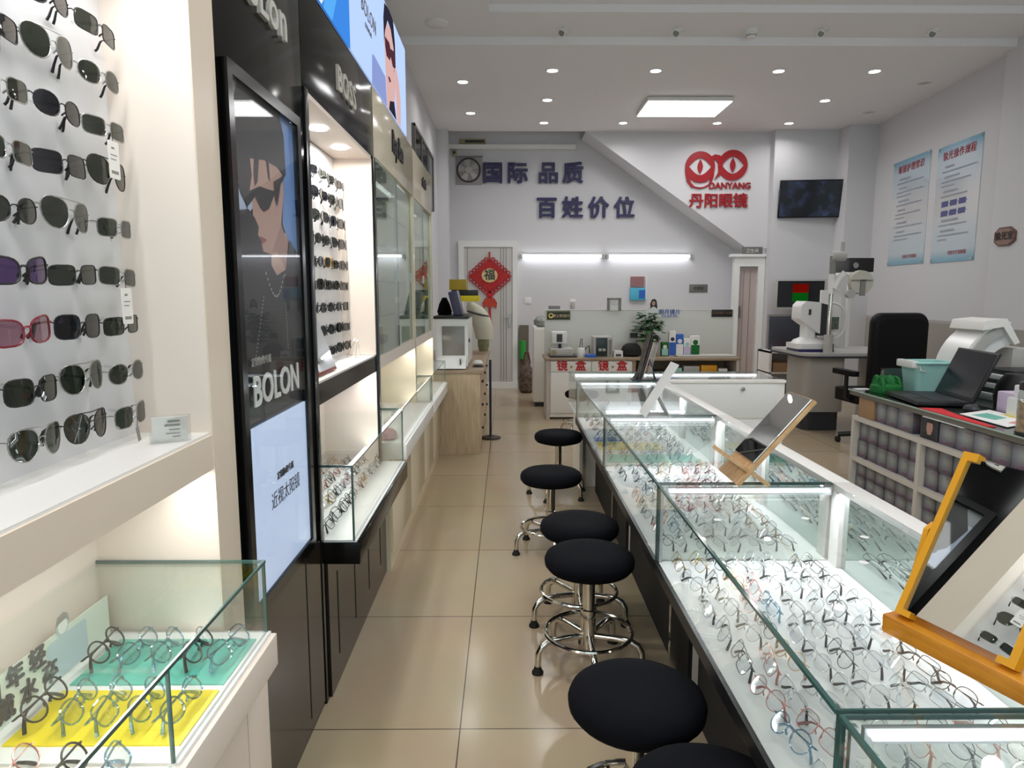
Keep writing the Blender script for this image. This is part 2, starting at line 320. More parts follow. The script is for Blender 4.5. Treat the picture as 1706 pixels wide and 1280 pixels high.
solo('access_vent', B().box(-.68, -.3, 10.36, 10.4, 3.57, 3.64).box(-.6, -.32, 10.355, 10.36, 3.585, 3.62, 1), ['vent', 'dark'], 'beige vent strip above the exhaust fan', 'vent')
# fluorescent tubes
for i, (x0, x1) in enumerate(((.215, 1.425), (1.495, 2.735))):
    t = thing('tube_light', ('long fluorescent tube on the end wall, next to the door' if i == 0 else 'long fluorescent tube on the end wall, towards the stair casing'), 'wall light', ((x0 + x1) / 2, 10.38, 1.95), 0, 'wall tube lights')
    make('batten', bx(x0, x1, 10.375, 10.4, 1.955, 1.995), 'whiteg', t)
    make('tube', B().cyl((x0 + .02, 10.36, 1.965), (x1 - .02, 10.36, 1.965), .013, n=14), 'tube', t)
    make('end_cap', B().box(x0 - .02, x0 + .02, 10.34, 10.4, 1.94, 1.99), 'lgrey', t)
    make('end_cap', B().box(x1 - .02, x1 + .03, 10.34, 10.4, 1.94, 1.99), 'lgrey', t)
    a = area('lamp', (0, 0, 0), x1 - x0 - .06, .03, LIGHT_TUBE, rot=(math.radians(40), 0, 0), col=(.93, .96, 1)); a.parent = t; a.location = (0, -.055, -.005)

# ------------------------------------------------------------------ spectacles and sunglasses
def outline(kind, n=18):
    out = []
    for i in range(n):
        t = 2 * PI * i / n; c, s = math.cos(t), math.sin(t)
        a, b, p = dict(round=(.0235, .0222, 2.1), oval=(.0262, .0195, 2.3), rect=(.0275, .0170, 4.2), square=(.0272, .0212, 3.4), aviator=(.0295, .0245, 2.6), cat=(.0285, .0205, 3), box=(.0295, .0185, 4.5))[kind]
        x = a * math.copysign(abs(c) ** (2 / p), c); z = b * math.copysign(abs(s) ** (2 / p), s)
        if kind == 'aviator': x += .0035 * (1 if z < 0 else 0) * (-z / b) * .6; x *= 1 - .16 * max(0, -z / b); z -= .003 * (1 - (x / a) ** 2) * (z < 0) - .002 * x / a
        if kind == 'cat': z += .0035 * (x / a) * (z > 0)
        out.append((x, z, a, b))
    return out
def eyewear(kind, gap=.0085, rim=.0011, wrap=1.4, full=True, n=18, tlen=.138, fold=False):
    """dict of builders: frame, lens x2, temple x2, tip x2; front in the xz plane facing -y, arms towards +y, standing on z=0"""
    ol = outline(kind, n); a = ol[0][2]; bmin = min(p[1] for p in ol); cx = a + gap; hh = -bmin + .002
    Y = lambda x: wrap * x * x
    d = dict(frame=B(), lens=[], temple=[], tip=[]); f = d['frame']
    for sg in (-1, 1):
        pts = [(sg * (cx + p[0]), Y(cx + p[0]), hh + p[1]) for p in ol]
        if full: f.tube(pts, rim, 5, 0, True)
        l = B(); ctr = (sg * cx, Y(cx), hh)
        l.add([ctr] + pts, [(0, i + 1, (i + 1) % n + 1) for i in range(n)], 0, True); d['lens'].append(l)
        hx = sg * (cx + a + .005); hz = hh + .009; hy = Y(cx + a) + .002
        f.tube([(sg * (cx + a * .93), Y(cx + a), hz - .002), (hx, hy - .001, hz), (hx, hy + .006, hz)], rim * 1.1, 5)
        f.tube([(sg * (gap + .002), Y(gap), hh - .003), (sg * (gap - .001), .004, hh - .007), (sg * (gap - .002), .006, hh - .010)], rim * 1.4, 4)
        t = B(); th = tlen
        if fold:
            o_ = .006 if sg > 0 else .011; q = B()
            t.tube([(hx, hy + .004, hz), (hx * .985, hy + .008 + o_ * .4, hz), (hx * .85, hy + .006 + o_, hz - .001), (hx * .2, .012 + o_, hz - .003), (-hx * .42, .012 + o_, hz - .004)], .0010 if rim < .0016 else .0020, 5)
            q.tube([(-hx * .40, .012 + o_, hz - .004), (-hx * .62, .013 + o_, hz - .008), (-hx * .84, .014 + o_, hz - .020), (-hx * .98, .015 + o_, max(.003, hz - .036))], .0018, 5, rs=[.0016, .0027, .0034, .0036])
            d['temple'].append(t); d['tip'].append(q); continue
        t.tube([(hx, hy + .005, hz), (hx * 1.01, hy + th * .4, hz - .002), (hx * .99, hy + th * .68, hz - .003)], .0010 if rim < .0016 else .0020, 5)
        d['temple'].append(t)
        q = B(); q.tube([(hx * .99, hy + th * .66, hz - .003), (hx * .98, hy + th * .76, hz - .006), (hx * .95, hy + th * .9, hz - .02), (hx * .92, hy + th, max(.003, hz - .034))], .0018, 5, rs=[.0013, .002, .0024, .0026]); d['tip'].append(q)
    f.tube([(-gap - .001, Y(gap), hh + .004), (-gap * .5, -.001, hh + .0075), (gap * .5, -.001, hh + .0075), (gap + .001, Y(gap), hh + .004)], rim * 1.1, 5)
    if kind == 'aviator': f.tube([(-cx + a * .1, Y(cx), hh + ol[n // 4][1]), (0, -.001, hh + ol[n // 4][1] - .001), (cx - a * .1, Y(cx), hh + ol[n // 4][1])], rim, 5)
    return d
def merge(*bs):
    o = B()
    for b, mi in bs: o.add(b.v, b.f, mi); o.s[-len(b.f):] = b.s
    return o
def specs_parts(name, kind, fm, lm, tm, **k):     # prototype with parts, kept as a data source for its copies
    e = eyewear(kind, **k); t = thing(name, 'x', 'x')
    make('frame', e['frame'], fm, t)
    for l in e['lens']: make('lens', l, lm, t)
    for a, q in zip(e['temple'], e['tip']):
        o = make('temple', a, fm, t); make('temple_tip', q, tm, o)
    return t
def specs_single(name, kind, fm, lm, tm, **k):
    e = eyewear(kind, **k)
    b = merge((e['frame'], 0), *[(l, 1) for l in e['lens']], *[(x, 0) for x in e['temple']], *[(x, 2) for x in e['tip']])
    return make(name, b, [fm, lm, tm], None, origin='keep')
PROTOS = {}
def use(key, builder):       # first use places the prototype itself, later uses copy it
    if key not in PROTOS: PROTOS[key] = builder(); return PROTOS[key]
    return copy_tree(PROTOS[key])
LOWEST = {}
def place(o, loc, rot, label, cat, group, sc=1):
    if rot[0] and rot[0] < -.3:          # leaning back: rest its lowest point on the surface
        ms = [c for c in [o, *o.children, *[g for c in o.children for g in c.children]] if c.type == 'MESH']; k = tuple(c.data.name for c in ms)
        if k not in LOWEST: r_ = Matrix.Rotation(rot[0], 3, 'X'); LOWEST[k] = min((r_ @ v.co).z for c in ms for v in c.data.vertices)
        loc = (loc[0], loc[1], loc[2] - LOWEST[k] + .0005)
    o.location = loc; o.rotation_euler = rot; o.scale = (sc,) * 3
    return tag(o, label, cat, group)

# ------------------------------------------------------------------ wall of display cabinets
XF = -.637
def ledge_case(t, y0, y1, ledge, zl0=.60, zl1=.675, ztop=.845, xf=-.515, e0=True, e1=True):
    """glass box on a protruding ledge: floor, ledge, panes"""
    make('ledge', bx(-.93, xf, y0, y1, zl0, zl1), ledge, t, .004)
    make('case_floor', bx(-.92, xf - .012, y0 + .004, y1 - .004, zl1, zl1 + .006), 'whitem', t)
    xg = xf - .018; e = .003
    make('front_glass', B().box(xg - .006, xg, y0 + .006, y1 - .004, zl1 + .006, ztop - .007).box(xg - .006, xg, y0 + .002, y0 + .006, zl1 + .006, ztop - .007, 1), ['pane', 'edge'], t)
    make('top_glass', B().box(-.925, xg - .004, y0 + .004, y1 - .004, ztop - .007, ztop).box(xg - .004, xg, y0, y1, ztop - .007, ztop, 1).box(-.925, xg - .004, y0, y0 + .004, ztop - .007, ztop, 1 if e0 else 0).box(-.925, xg - .004, y1 - .004, y1, ztop - .007, ztop, 1 if e1 else 0), ['pane', 'edge'], t)
    if e1: make('end_glass', B().box(-.92, xg - .006, y1 - .01, y1 - .004, zl1 + .006, ztop - .007).box(xg - .006, xg, y1 - .01, y1 - .004, zl1 + .006, ztop - .007, 1), ['pane', 'edge'], t)
    if e0: make('end_glass', B().box(-.92, xg - .006, y0 + .004, y0 + .01, zl1 + .006, ztop - .007).box(xg - .006, xg, y0 + .004, y0 + .01, zl1 + .006, ztop - .007, 1), ['pane', 'edge'], t)

def niche_lamp(t, y0, y1, p=2.6):
    make('niche_lamp', bx(-.70, -.66, y0, y1, 1.038, 1.0495), 'led', t)
    a = area('lamp', (0, 0, 0), .04, y1 - y0, p * (y1 - y0), rot=(0, math.radians(-25), 0), col=(1, .97, .92)); a.parent = t; a.location = Vector((-.68, (y0 + y1) / 2, 1.03)) - t.location
# -- cream open cabinet with the wall of sunglasses
BX = lambda z: -.797 - (z - 1.13) * .018        # leaning display board
t = thing('display_cabinet', 'cream open cabinet with a white board of sunglasses and a glass case below', 'display cabinet', (-.79, .55, 0))
make('side_panel', bx(-.95, XF, 1.47, 1.588, .60, 2.40), 'cream', t, .003)
make('back_board', B().prism([(BX(1.13), 1.13), (BX(2.2), 2.2), (BX(2.2) - .02, 2.2), (BX(1.13) - .02, 1.13)], 'y', -.9, 1.47), 'board', t)
make('shelf', B().box(-.95, XF, -.9, 1.47, 1.05, 1.125).box(-.95, XF - .004, -.9, 1.47, 1.125, 1.131, 1), ['tan', 'white'], t)
make('stile', bx(XF, XF + .002, 1.47, 1.588, .60, 2.40), 'tan', t)
make('lower_back', bx(-.95, -.905, -.9, 1.47, .60, 1.05), 'cream', t)
make('header', bx(-.95, XF, -.9, 1.47, 2.10, 2.40), 'cream', t, .003)
b = bx(-.93, -.60, -.9, 1.588, .06, .60); b.box(-.9, -.63, -.9, 1.57, 0, .06)
make('base_cabinet', b, 'cream', t)
for y in (-.35, .25, .85): make('door', bx(-.60, -.585, y + .003, y + .597, .08, .585), 'cream', t, .002)
make('door', bx(-.60, -.585, 1.453, 1.583, .08, .585), 'cream', t, .002)
ROWZ = [1.931, 1.843, 1.752, 1.660, 1.567, 1.474, 1.380, 1.285, 1.197]
for z in ROWZ:
    for k in range(5): y = 1.372 - .141 * k; make('display_peg', B().cyl((BX(z), y, z), (BX(z) + .051, y, z - .006), .003, n=8), 'clear', t)
ledge_case(t, .30, 1.0195, 'cream', e1=False)
ledge_case(t, 1.02, 1.465, 'cream', e0=False)
niche_lamp(t, -.8, 1.45)
t = thing('strip_lamp', 'slim light strip under the header of the cream sunglasses cabinet', 'light strip', (-.72, .5, 2.1))
make('diffuser', bx(-.70, -.67, -.6, 1.3, 2.085, 2.098), 'led', t)
area('lamp', (0, 0, 0), .05, 1.9, 5.5).parent = t; t.children[-1].location = (.03, 0, -.03); t.children[-1].rotation_euler = (0, math.radians(15), PI)

SUNV = [('rect', 'dark rectangular'), ('oval', 'dark oval'), ('aviator', 'aviator'), ('square', 'square'), ('box', 'wide rectangular')]
def sun(kind, fm, lm, rim=.0011, parts=True):
    nm = 'sunglasses'; k = dict(rim=rim, wrap=2.4, gap=.0075, tlen=.036)
    return use(('sun', kind, fm, lm, parts), lambda: (specs_parts if parts else specs_single)(nm, kind, fm, lm, 'blackm', **k))
grid = [  # rows from the top; columns counted from the cream side panel
    [('rect', 'sung'), ('oval', 'sunb'), ('rect', 'sunb')], [('oval', 'sun'), ('aviator', 'sun'), ('rect', 'sunb')], [('rect', 'sun'), ('oval', 'sunb'), ('rect', 'sun')],
    [('aviator', 'sung'), ('box', 'sunb'), ('rect', 'sung')], [('rect', 'sun'), ('aviator', 'sung'), ('oval', 'sung')], [('rect', 'sun'), ('rect', 'sun'), ('cat', 'sunp')],
    [('rect', 'sung'), ('square', 'sunb'), ('cat', 'sunr')], [('oval', 'sung'), ('aviator', 'sun'), ('square', 'sun')], [('square', 'sun'), ('aviator', 'sung'), ('aviator', 'sun')]]
RY = PI / 2
for r, (z, row) in enumerate(zip(ROWZ, grid)):
    for ci, (k, lm) in enumerate(row + [('rect', 'sun'), ('aviator', 'sunb')]):
        y = 1.372 - .141 * ci
        fm = 'blackm' if lm in ('sunp', 'sunb') else ('darkred' if lm == 'sunr' else ('steel' if (r + ci) % 3 else 'blackm'))
        o = sun(k, fm, lm, .0018 if lm in ('sunp', 'sunr') else .0011)
        col = dict(sun='green-black', sung='olive', sunb='blue-black', sunp='violet', sunr='rose tinted')[lm]
        place(o, (BX(z) + .052, y + R.uniform(-.004, .004), z - .032), (R.uniform(-.04, .04), R.uniform(-.05, .05), PI / 2 + R.uniform(-.06, .06)),
              f'{col} {k} sunglasses on white board, {NUM[r]} row down, {NUM[ci]} from cream panel', 'sunglasses', 'sunglasses on the white board', 1.0)
for r, ci, lab in ((2, 0, 'third'), (5, 0, 'sixth')):
    z = ROWZ[r]; x = BX(z) + .056
    t = thing('price_tag', f'white paper tag hanging from sunglasses in the {lab} row of the white board', 'price tag', (x, 1.375, z - .09))
    make('card', B().prism(rrect(1.355, 1.392, z - .105, z - .035, .004), 'x', x, x + .0008), 'white', t)
    make('print', B().box(x + .0009, x + .001, 1.362, 1.386, z - .096, z - .09).box(x + .0009, x + .001, 1.362, 1.38, z - .07, z - .068).box(x + .0009, x + .001, 1.362, 1.384, z - .062, z - .06).box(x + .0009, x + .001, 1.366, 1.376, z - .05, z - .046), 'grey', t)
    make('string', B().tube([(x, 1.374, z - .036), (x, 1.374, z - .005)], .0006, 4), 'blackm', t)
t = thing('ribbon_tag', 'grey ribbon tag dangling from the lowest sunglasses by the cream side panel', 'tag', (-.735, 1.36, 1.13))
make('ribbon', B().box(-.7365, -.7355, 1.352, 1.362, 1.135, 1.165, 0, Matrix.Translation((-.736, 1.357, 1.165)) @ Matrix.Rotation(.25, 4, 'X') @ Matrix.Translation((.736, -1.357, -1.165))), 'grey', t)
make('string', B().tube([(-.736, 1.357, 1.163), (-.736, 1.362, 1.185)], .0006, 4), 'blackm', t)
# acrylic price card on the shelf
t = thing('price_card', 'small clear acrylic price card leaning on the white shelf', 'price card', (-.66, 1.37, 1.131))
F0 = Matrix.Translation((-.645, 1.39, 1.132)) @ Matrix.Rotation(math.radians(-62), 4, 'Z') @ Matrix.Rotation(math.radians(22), 4, 'Y')
def leanc(b): return b.xf(F0)
make('holder', leanc(B().box(-.002, .002, -.075, 0, 0, .062).box(-.03, .0, -.075, 0, 0, .002)), 'clear', t)
make('paper', leanc(bx(-.0012, .0004, -.07, -.005, .006, .058)), 'white', t)
ln = B()
for i, (w_, z_) in enumerate(((.03, .047), (.036, .038), (.028, .029), (.034, .02), (.022, .012))): ln.box(.0022, .0025, -.012 - w_, -.02, z_, z_ + (.004 if i < 2 else .0016))
make('lettering', leanc(ln), 'grey', t)
# lower case contents: mats, leaning card and spectacles
def mat_card(x0, x1, y0, y1, z, m, lab):
    return solo('display_mat', bx(x0, x1, y0, y1, z, z + .003), m, lab, 'display mat')
ZC = .681
mat_card(-.84, -.545, 1.245, 1.42, ZC, 'teal', 'teal card mat on the floor of the cream cabinet glass case')
mat_card(-.84, -.545, 1.065, 1.225, ZC, 'yellow', 'yellow card mat on the floor of the cream cabinet glass case')
t = thing('advert_card', 'pale advert card with grey characters standing at the back of the cream glass case', 'advert card', (-.87, 1.2, ZC))
make('card', bx(-.875, -.872, .72, 1.44, ZC + .001, .775), mat('pale_mint_card', '#dfe9dc', .5), t)
fx = -.8712
art('portrait', [(0, rrect(1.235, 1.36, .685, .765, .01)), (0, circ(1.285, .782, .019)), (1, circ(1.285, .782, .014)), (2, [(1.262, .788), (1.27, .806), (1.29, .81), (1.302, .802), (1.304, .785), (1.296, .795), (1.275, .792)])],
    [mat('pale_blue_print', '#b9cfd6', .5), 'whitem', 'grey'], (fx, 0, 0), Y_, Z_, t)
text('lettering', '潮 年 轻', .046, 'dark', (-.870, 1.15, .755), Y_, Z_, t, off=.001)
text('lettering', '戴 水 卒', .046, 'dark', (-.870, 1.18, .71), Y_, Z_, t, off=.001)
CA = [('round', 'blackm', 'teal'), ('oval', 'clearfr', 'teal'), ('round', 'clearfr', 'teal'), ('round', 'dark', 'teal'), ('square', 'clearfr', 'teal')]
for i, (k, fm, _) in enumerate(CA):
    o = use(('sp', k, fm), lambda: specs_parts('spectacles', k, fm, 'lens', 'clearfr' if fm == 'clearfr' else 'blackm', rim=.0019, fold=True))
    place(o, (-.80 + .062 * i, 1.335, ZC + .003), (math.radians(-38), 0, math.radians(90) + R.uniform(-.2, .2)), f'{"clear" if fm == "clearfr" else "dark"} {k} spectacles, {NUM[i]} from advert card on the teal mat', 'spectacles', 'spectacles on the teal mat')
for i, (k, fm) in enumerate((('round', 'blackm'), ('oval', 'clearfr'), ('square', 'clearfr'), ('round', 'clearfr'), ('oval', 'clearfr'))):
    o = use(('sp', k, fm), lambda: specs_parts('spectacles', k, fm, 'lens', fm, rim=.0019, fold=True))
    place(o, (-.80 + .06 * i, 1.145, ZC + .003), (math.radians(-38), 0, math.radians(90) + R.uniform(-.2, .2)), f'{"dark" if i == 0 else "clear"} {k} spectacles, {NUM[i]} from the advert card on the yellow mat', 'spectacles', 'spectacles on the yellow mat')
for i, (k, fm) in enumerate((('round', 'blackm'), ('round', 'rosem'), ('round', 'blackm'), ('square', 'clearfr'))):
    o = use(('sp', k, fm), lambda: specs_parts('spectacles', k, fm, 'lens', 'blackm', rim=.0015, fold=True))
    place(o, (-.80 + .072 * i, .96, ZC), (math.radians(-38), 0, math.radians(90) + R.uniform(-.2, .2)), f'{dict(blackm="black", rosem="rose", clearfr="clear")[fm]} {k} spectacles, {NUM[i]} from the back, in front of the yellow mat', 'spectacles', 'spectacles in front of the yellow mat')

# -- black tower with the lit poster
t = thing('display_tower', 'black gloss tower with a framed portrait poster', 'display tower', (-.79, 1.95, 0))
make('body', bx(-.95, XF, 1.59, 2.255, 0, 2.40), 'black', t, .003)
make('base_panel', B().box(XF, XF + .004, 1.595, 2.25, .02, .60).box(XF + .004, XF + .005, 2.08, 2.088, .06, .6, 1), ['brownblack', 'slot'], t)
x0, x1 = XF, -.618
f = make('poster_frame', B().prism([(1.612, .62), (2.16, .62), (2.16, 1.95), (1.612, 1.95), (1.612, .6205), (1.642, .652), (1.642, 1.92), (2.13, 1.92), (2.13, .652), (1.6421, .652)], 'x', x0 + .001, x1), 'blackfr', t, .004)
pm = [mat('poster_dark', '#2a2b2e', .4), mat('poster_sky', '#c3d3ee', .3), mat('poster_blue', '#6d9bdc', .3), mat('poster_skin', '#c8a292', .4), mat('poster_cap', '#363738', .4), mat('poster_hair', '#2b292a', .4), mat('poster_lens', '#222425', .4), mat('poster_lip', '#99565a', .4), mat('poster_black', '#1b1b1e', .3), mat('poster_silver', '#b9bcc2', .3), mat('poster_shadow_skin', '#b08a7c', .4), mat('poster_grey', '#9ba3a6', .3)]
PB = mat('poster_panel_lit', '#c6d6ef', .3, emit=.55, ecol='#bcd0f2')
L = [(8, rect(0, .474, -.465, .766)), (0, rect(0, .474, .04, .766)), (1, [(0, .47), (.10, .48), (.14, .5), (.13, .62), (.05, .70), (.06, .77), (0, .77)]), (11, [(0, .70), (.06, .70), (.06, .77), (0, .77)]), (2, [(.36, .766), (.474, .766), (.474, .40), (.40, .43), (.35, .477), (.373, .603), (.396, .615), (.389, .719)])]
L += [(3, [(.155, .437), (.374, .455), (.392, .431), (.36, .354), (.278, .335), (.243, .358), (.247, .39), (.189, .394), (.162, .404), (.147, .421)]),
      (3, [(.091, .621), (.2, .646), (.281, .635), (.368, .61), (.368, .561), (.336, .476), (.372, .438), (.25, .395), (.17, .41), (.147, .436), (.154, .455), (.124, .47), (.127, .507), (.109, .533), (.083, .564)]),
      (10, [(.336, .476), (.372, .438), (.392, .431), (.36, .354), (.29, .40), (.25, .395)]),
      (5, [(.019, .614), (.092, .64), (.119, .62), (.13, .572), (.109, .533), (.091, .488), (.054, .525), (.023, .574)]), (4, [(.01, .681), (.062, .765), (.349, .766), (.371, .731), (.388, .679), (.37, .61), (.356, .624), (.22, .624), (.121, .61), (.018, .60)]),
      (5, [(.154, .633), (.188, .64), (.167, .563), (.148, .549), (.141, .574)]), (5, [(.233, .634), (.255, .622), (.258, .577), (.247, .583)]), (5, [(.286, .581), (.353, .604), (.335, .565), (.309, .521), (.294, .531)]),
      (6, [(.04, .547), (.078, .522), (.109, .533), (.176, .553), (.234, .554), (.283, .557), (.339, .597), (.386, .625), (.373, .603), (.28, .541), (.239, .505), (.202, .494), (.175, .502), (.145, .525), (.094, .496), (.062, .512), (.039, .533)]),
      (7, [(.16, .43), (.193, .428), (.214, .424), (.18, .412), (.163, .415)]), (0, [(0, .474), (.093, .488), (.133, .471), (.157, .452), (.149, .432), (.169, .419), (.18, .395), (.24, .36), (.28, .335), (.36, .354), (.40, .44), (.474, .40), (.474, .1), (0, .1)])]
for k in range(14):
    s_ = k / 13; L.append((9, circ(.193 + .142 * s_, .339 - .058 * math.sin(PI * min(1, s_ * 1.05)), .004, 6)))
for k in range(16): L.append((9, circ(.16 - .09 * k / 15, .28 - .14 * k / 15, .0028, 5))); L.append((9, circ(.33 - .015 * k / 15, .26 - .12 * k / 15, .0025, 5)))
L = [(i_, [(a_ * 1.03, b_ * 1.03) for a_, b_ in q_]) for i_, q_ in L]
p = art('poster', L, pm, (x1 - .017, 1.669 - .027, 1.131), Y_, Z_, t, .00022)
make('poster_panel', bx(x1 - .016, x1 - .010, 1.66, 2.13, .652, 1.095), PB, t)
text('poster_lettering', 'BOLON', .108, 'whitem', (x1 - .009, 1.885, 1.180), Y_, Z_, t, off=.002, space=1.02)
text('poster_lettering', '定制你的专属', .024, 'lgrey', (x1 - .009, 1.765, 1.257), Y_, Z_, t)
text('poster_lettering', '近视太阳镜', .05, 'dark', (x1 - .009, 1.915, .870), Y_, Z_, t, ext=.0003)
text('poster_lettering', '定制你的专属', .024, 'dark', (x1 - .009, 1.915, .93), Y_, Z_, t)
make('poster_glazing', bx(x1 - .006, x1 - .004, 1.645, 2.127, .655, 1.917), glass('poster_glass', '#fbfbfb', .018, .14), t)
text('header_lettering', 'BoLon', .145, mat('letter_silver', '#cfcac2', .3), (XF + .004, 1.90, 2.185), Y_, Z_, t, ext=.006, off=.002, space=1.05)

# -- black niche cabinet
t = thing('display_niche', 'black cabinet with a lit cream niche of sunglasses and a glass case', 'display cabinet', (-.79, 2.84, 0))
make('header', bx(-.95, XF, 2.257, 3.43, 2.07, 2.40), 'black', t, .003)
text('header_lettering', 'BOSS', .128, 'letter' in M and 'letter' or mat('letter_steel', '#c2bbb0', .35), (XF + .004, 2.865, 2.225), Y_, Z_, t, ext=.005, off=.003, space=1.12)
make('soffit', bx(-.93, XF - .002, 2.30, 3.37, 2.055, 2.07), 'cream', t)
for y in (2.75, 3.1):
    o = make('soffit_lamp', B().lathe((-.72, y, 2.054), [(.035, 0), (.035, -.004), (.001, -.005)], 24), 'lamp', t)
    a = area('lamp', (0, 0, 0), .06, .06, 5, shape='DISK', col=(1, .97, .92)); a.parent = t; a.location = Vector((-.72, y, 2.04)) - t.location
make('post', bx(-.95, XF + .008, 2.257, 2.30, 0, 2.07), 'blackfr', t, .003)
make('post', bx(-.95, XF + .008, 3.375, 3.43, 0, 2.07), 'blackfr', t, .003)
make('side_panel', bx(-.93, XF, 3.36, 3.375, 1.13, 2.055), 'cream', t)
make('side_panel', bx(-.93, XF, 2.30, 2.315, 1.13, 2.055), 'cream', t)
make('back_board', B().prism([(BX(1.13), 1.13), (BX(2.05), 2.05), (BX(2.05) - .02, 2.05), (BX(1.13) - .02, 1.13)], 'y', 2.315, 3.36), 'board', t)
make('shelf', B().box(-.93, XF, 2.30, 3.375, 1.05, 1.122).box(-.93, XF - .004, 2.30, 3.375, 1.122, 1.129, 1), ['black', 'white'], t)
make('lower_back', B().box(-.95, -.90, 2.30, 3.375, .58, 1.05).box(-.90, XF - .002, 3.365, 3.376, .58, 1.05), 'cream', t)
b = B().box(-.93, -.622, 2.30, 3.43, 0, .58)
for y in (2.42, 2.70, 2.98, 3.26): b.box(-.622, -.6205, y, y + .008, .10, .42, 1)
make('base_cabinet', b, ['brownblack', 'slot'], t)
for z in ROWZ:
    for k in range(5): y = 3.28 - .135 * k; make('display_peg', B().cyl((BX(z), y, z), (BX(z) + .051, y, z - .006), .003, n=6), 'clear', t)
niche_lamp(t, 2.32, 3.34)
ledge_case(t, 2.285, 3.428, 'black', .50, .578, .85, -.505)
for r, z in enumerate(ROWZ):
    for ci in range(5):
        k = R.choice(['rect', 'oval', 'square', 'box', 'cat']); lm = R.choice(['sun', 'sunb', 'sunb', 'sung', 'sunb']); fm = R.choice(['blackm', 'blackm', 'dark', 'dark']); y = 3.28 - .135 * ci
        if r == 4 and ci == 2: fm = 'brass'
        o = use(('sns', k, fm, lm), lambda: specs_single('sunglasses', k, fm, lm, 'blackm', rim=.0021, wrap=2.4, gap=.0075, tlen=.036))
        place(o, (BX(z) + .052, y, z - .032), (0, 0, PI / 2 + R.uniform(-.12, .12)), f'sunglasses in the black niche, {NUM[r]} row down, {NUM[ci]} from the cream end panel', 'sunglasses', 'sunglasses in the black niche', 1.0)
t = thing('folding_mirror', 'small red-edged stand-up mirror on the niche shelf', 'mirror', (-.69, 2.55, 1.129))
F0 = Matrix.Translation((-.665, 2.60, 1.135)) @ Matrix.Rotation(math.radians(-20), 4, 'Y')
make('frame', B().box(-.012, 0, -.16, .10, 0, .26).xf(F0), mat('dark_red_wood', '#7a2a20', .4), t, .003); make('glass', bx(0, .002, -.15, .09, .012, .25).xf(F0), 'mirror', t)
t = thing('triangle_stand', 'small clear triangular stand on the niche shelf', 'acrylic stand', (-.70, 3.27, 1.129))
make('frame', B().tube([(-.70, 3.19, 1.133), (-.70, 3.245, 1.215), (-.70, 3.30, 1.133)], .004, 6, closed=True).tube([(-.74, 3.19, 1.133), (-.71, 3.245, 1.215), (-.74, 3.30, 1.133)], .004, 6, closed=True), 'clear', t)
gi = 0
for r in range(4):
    for i in range(9):
        k = R.choice(['round', 'oval', 'square', 'rect']); fm = R.choice(['blackm', 'steel', 'brass', 'blackm', 'rosem'])
        if i > 5 and r == 0: continue
        o = use(('spf', k, fm), lambda: specs_single('spectacles', k, fm, 'lens', 'blackm', rim=.0014, fold=True))
        place(o, (-.84 + .075 * r, 3.33 - .115 * i, .585), (math.radians(-38), 0, math.radians(90) + R.uniform(-.2, .2)), f'spectacles in the black-based glass case, {NUM[r]} row from the back, {NUM[i]} from the far end', 'spectacles', 'spectacles in the black-based case')

# -- two cream cabinets with glass doors
def cream_cab(y0, y1, sign, sx, where, size):
    t = thing('glass_door_cabinet', f'cream glass-fronted cabinet {where}', 'display cabinet', (-.79, (y0 + y1) / 2, 0))
    make('side_panel', bx(-.95, XF, y0, y0 + .03, 0, 2.40), 'creamg', t); make('side_panel', bx(-.95, XF, y1 - .03, y1, 0, 2.40), 'creamg', t)
    make('header', bx(-.95, XF + .002, y0, y1, 2.08, 2.40), 'creamg', t, .002)
    text('header_lettering', sign, size, 'blackm', (XF + .006, (y0 + y1) / 2 + .02, 2.26), Y_, Z_, t, ext=.004, off=.003, sx=sx, shear=.15)
    make('back_panel', bx(-.95, -.93, y0 + .03, y1 - .03, 1.11, 2.08), 'white', t)
    make('rail', bx(-.95, XF, y0 + .03, y1 - .03, 1.05, 1.11), 'cream', t)
    make('lower_back', bx(-.95, -.91, y0 + .03, y1 - .03, .58, 1.03), 'cream', t)
    for z in (1.30, 1.49, 1.68, 1.87): make('glass_shelf', B().box(-.93, -.69, y0 + .03, y1 - .03, z, z + .006).box(-.69, -.687, y0 + .03, y1 - .03, z, z + .006, 1), ['pane', 'edge'], t)
    niche_lamp(t, y0 + .05, y1 - .05, 1.3)
    ym = (y0 + y1) / 2
    for a, b_ in ((y0 + .03, ym + .02), (ym - .02, y1 - .03)):
        x = XF - .01 if a < ym - .1 else XF - .022
        dr = make('glass_door', B().box(x, x + .005, a, b_, 1.115, 2.075).box(x, x + .005, b_, b_ + .003, 1.115, 2.075, 1), ['paneg', 'edge'], t)
        make('handle', bx(x + .005, x + .012, b_ - .06, b_ - .045, 1.5, 1.56), 'steel', dr)
    b = bx(-.93, -.60, y0, y1, 0, .58)
    make('base_cabinet', b, 'creamg', t)
    for a in (y0 + .01, ym + .003): make('door', bx(-.60, -.587, a, a + (y1 - y0) / 2 - .013, .09, .56), 'creamg', t, .002)
    ledge_case(t, y0 + .05, y1 - .01, 'white', .575, .655, .845, -.515)
    area_y = ym
    a = area('lamp', (0, 0, 0), .04, y1 - y0 - .2, 1.6); a.parent = t; a.location = Vector((-.75, ym, 2.06)) - t.location
cream_cab(3.432, 4.84, 'Ray Ban', .72, 'beside the black niche', .17)
cream_cab(4.842, 6.0, 'miumiu', .75, 'beside the wooden desk', .11)
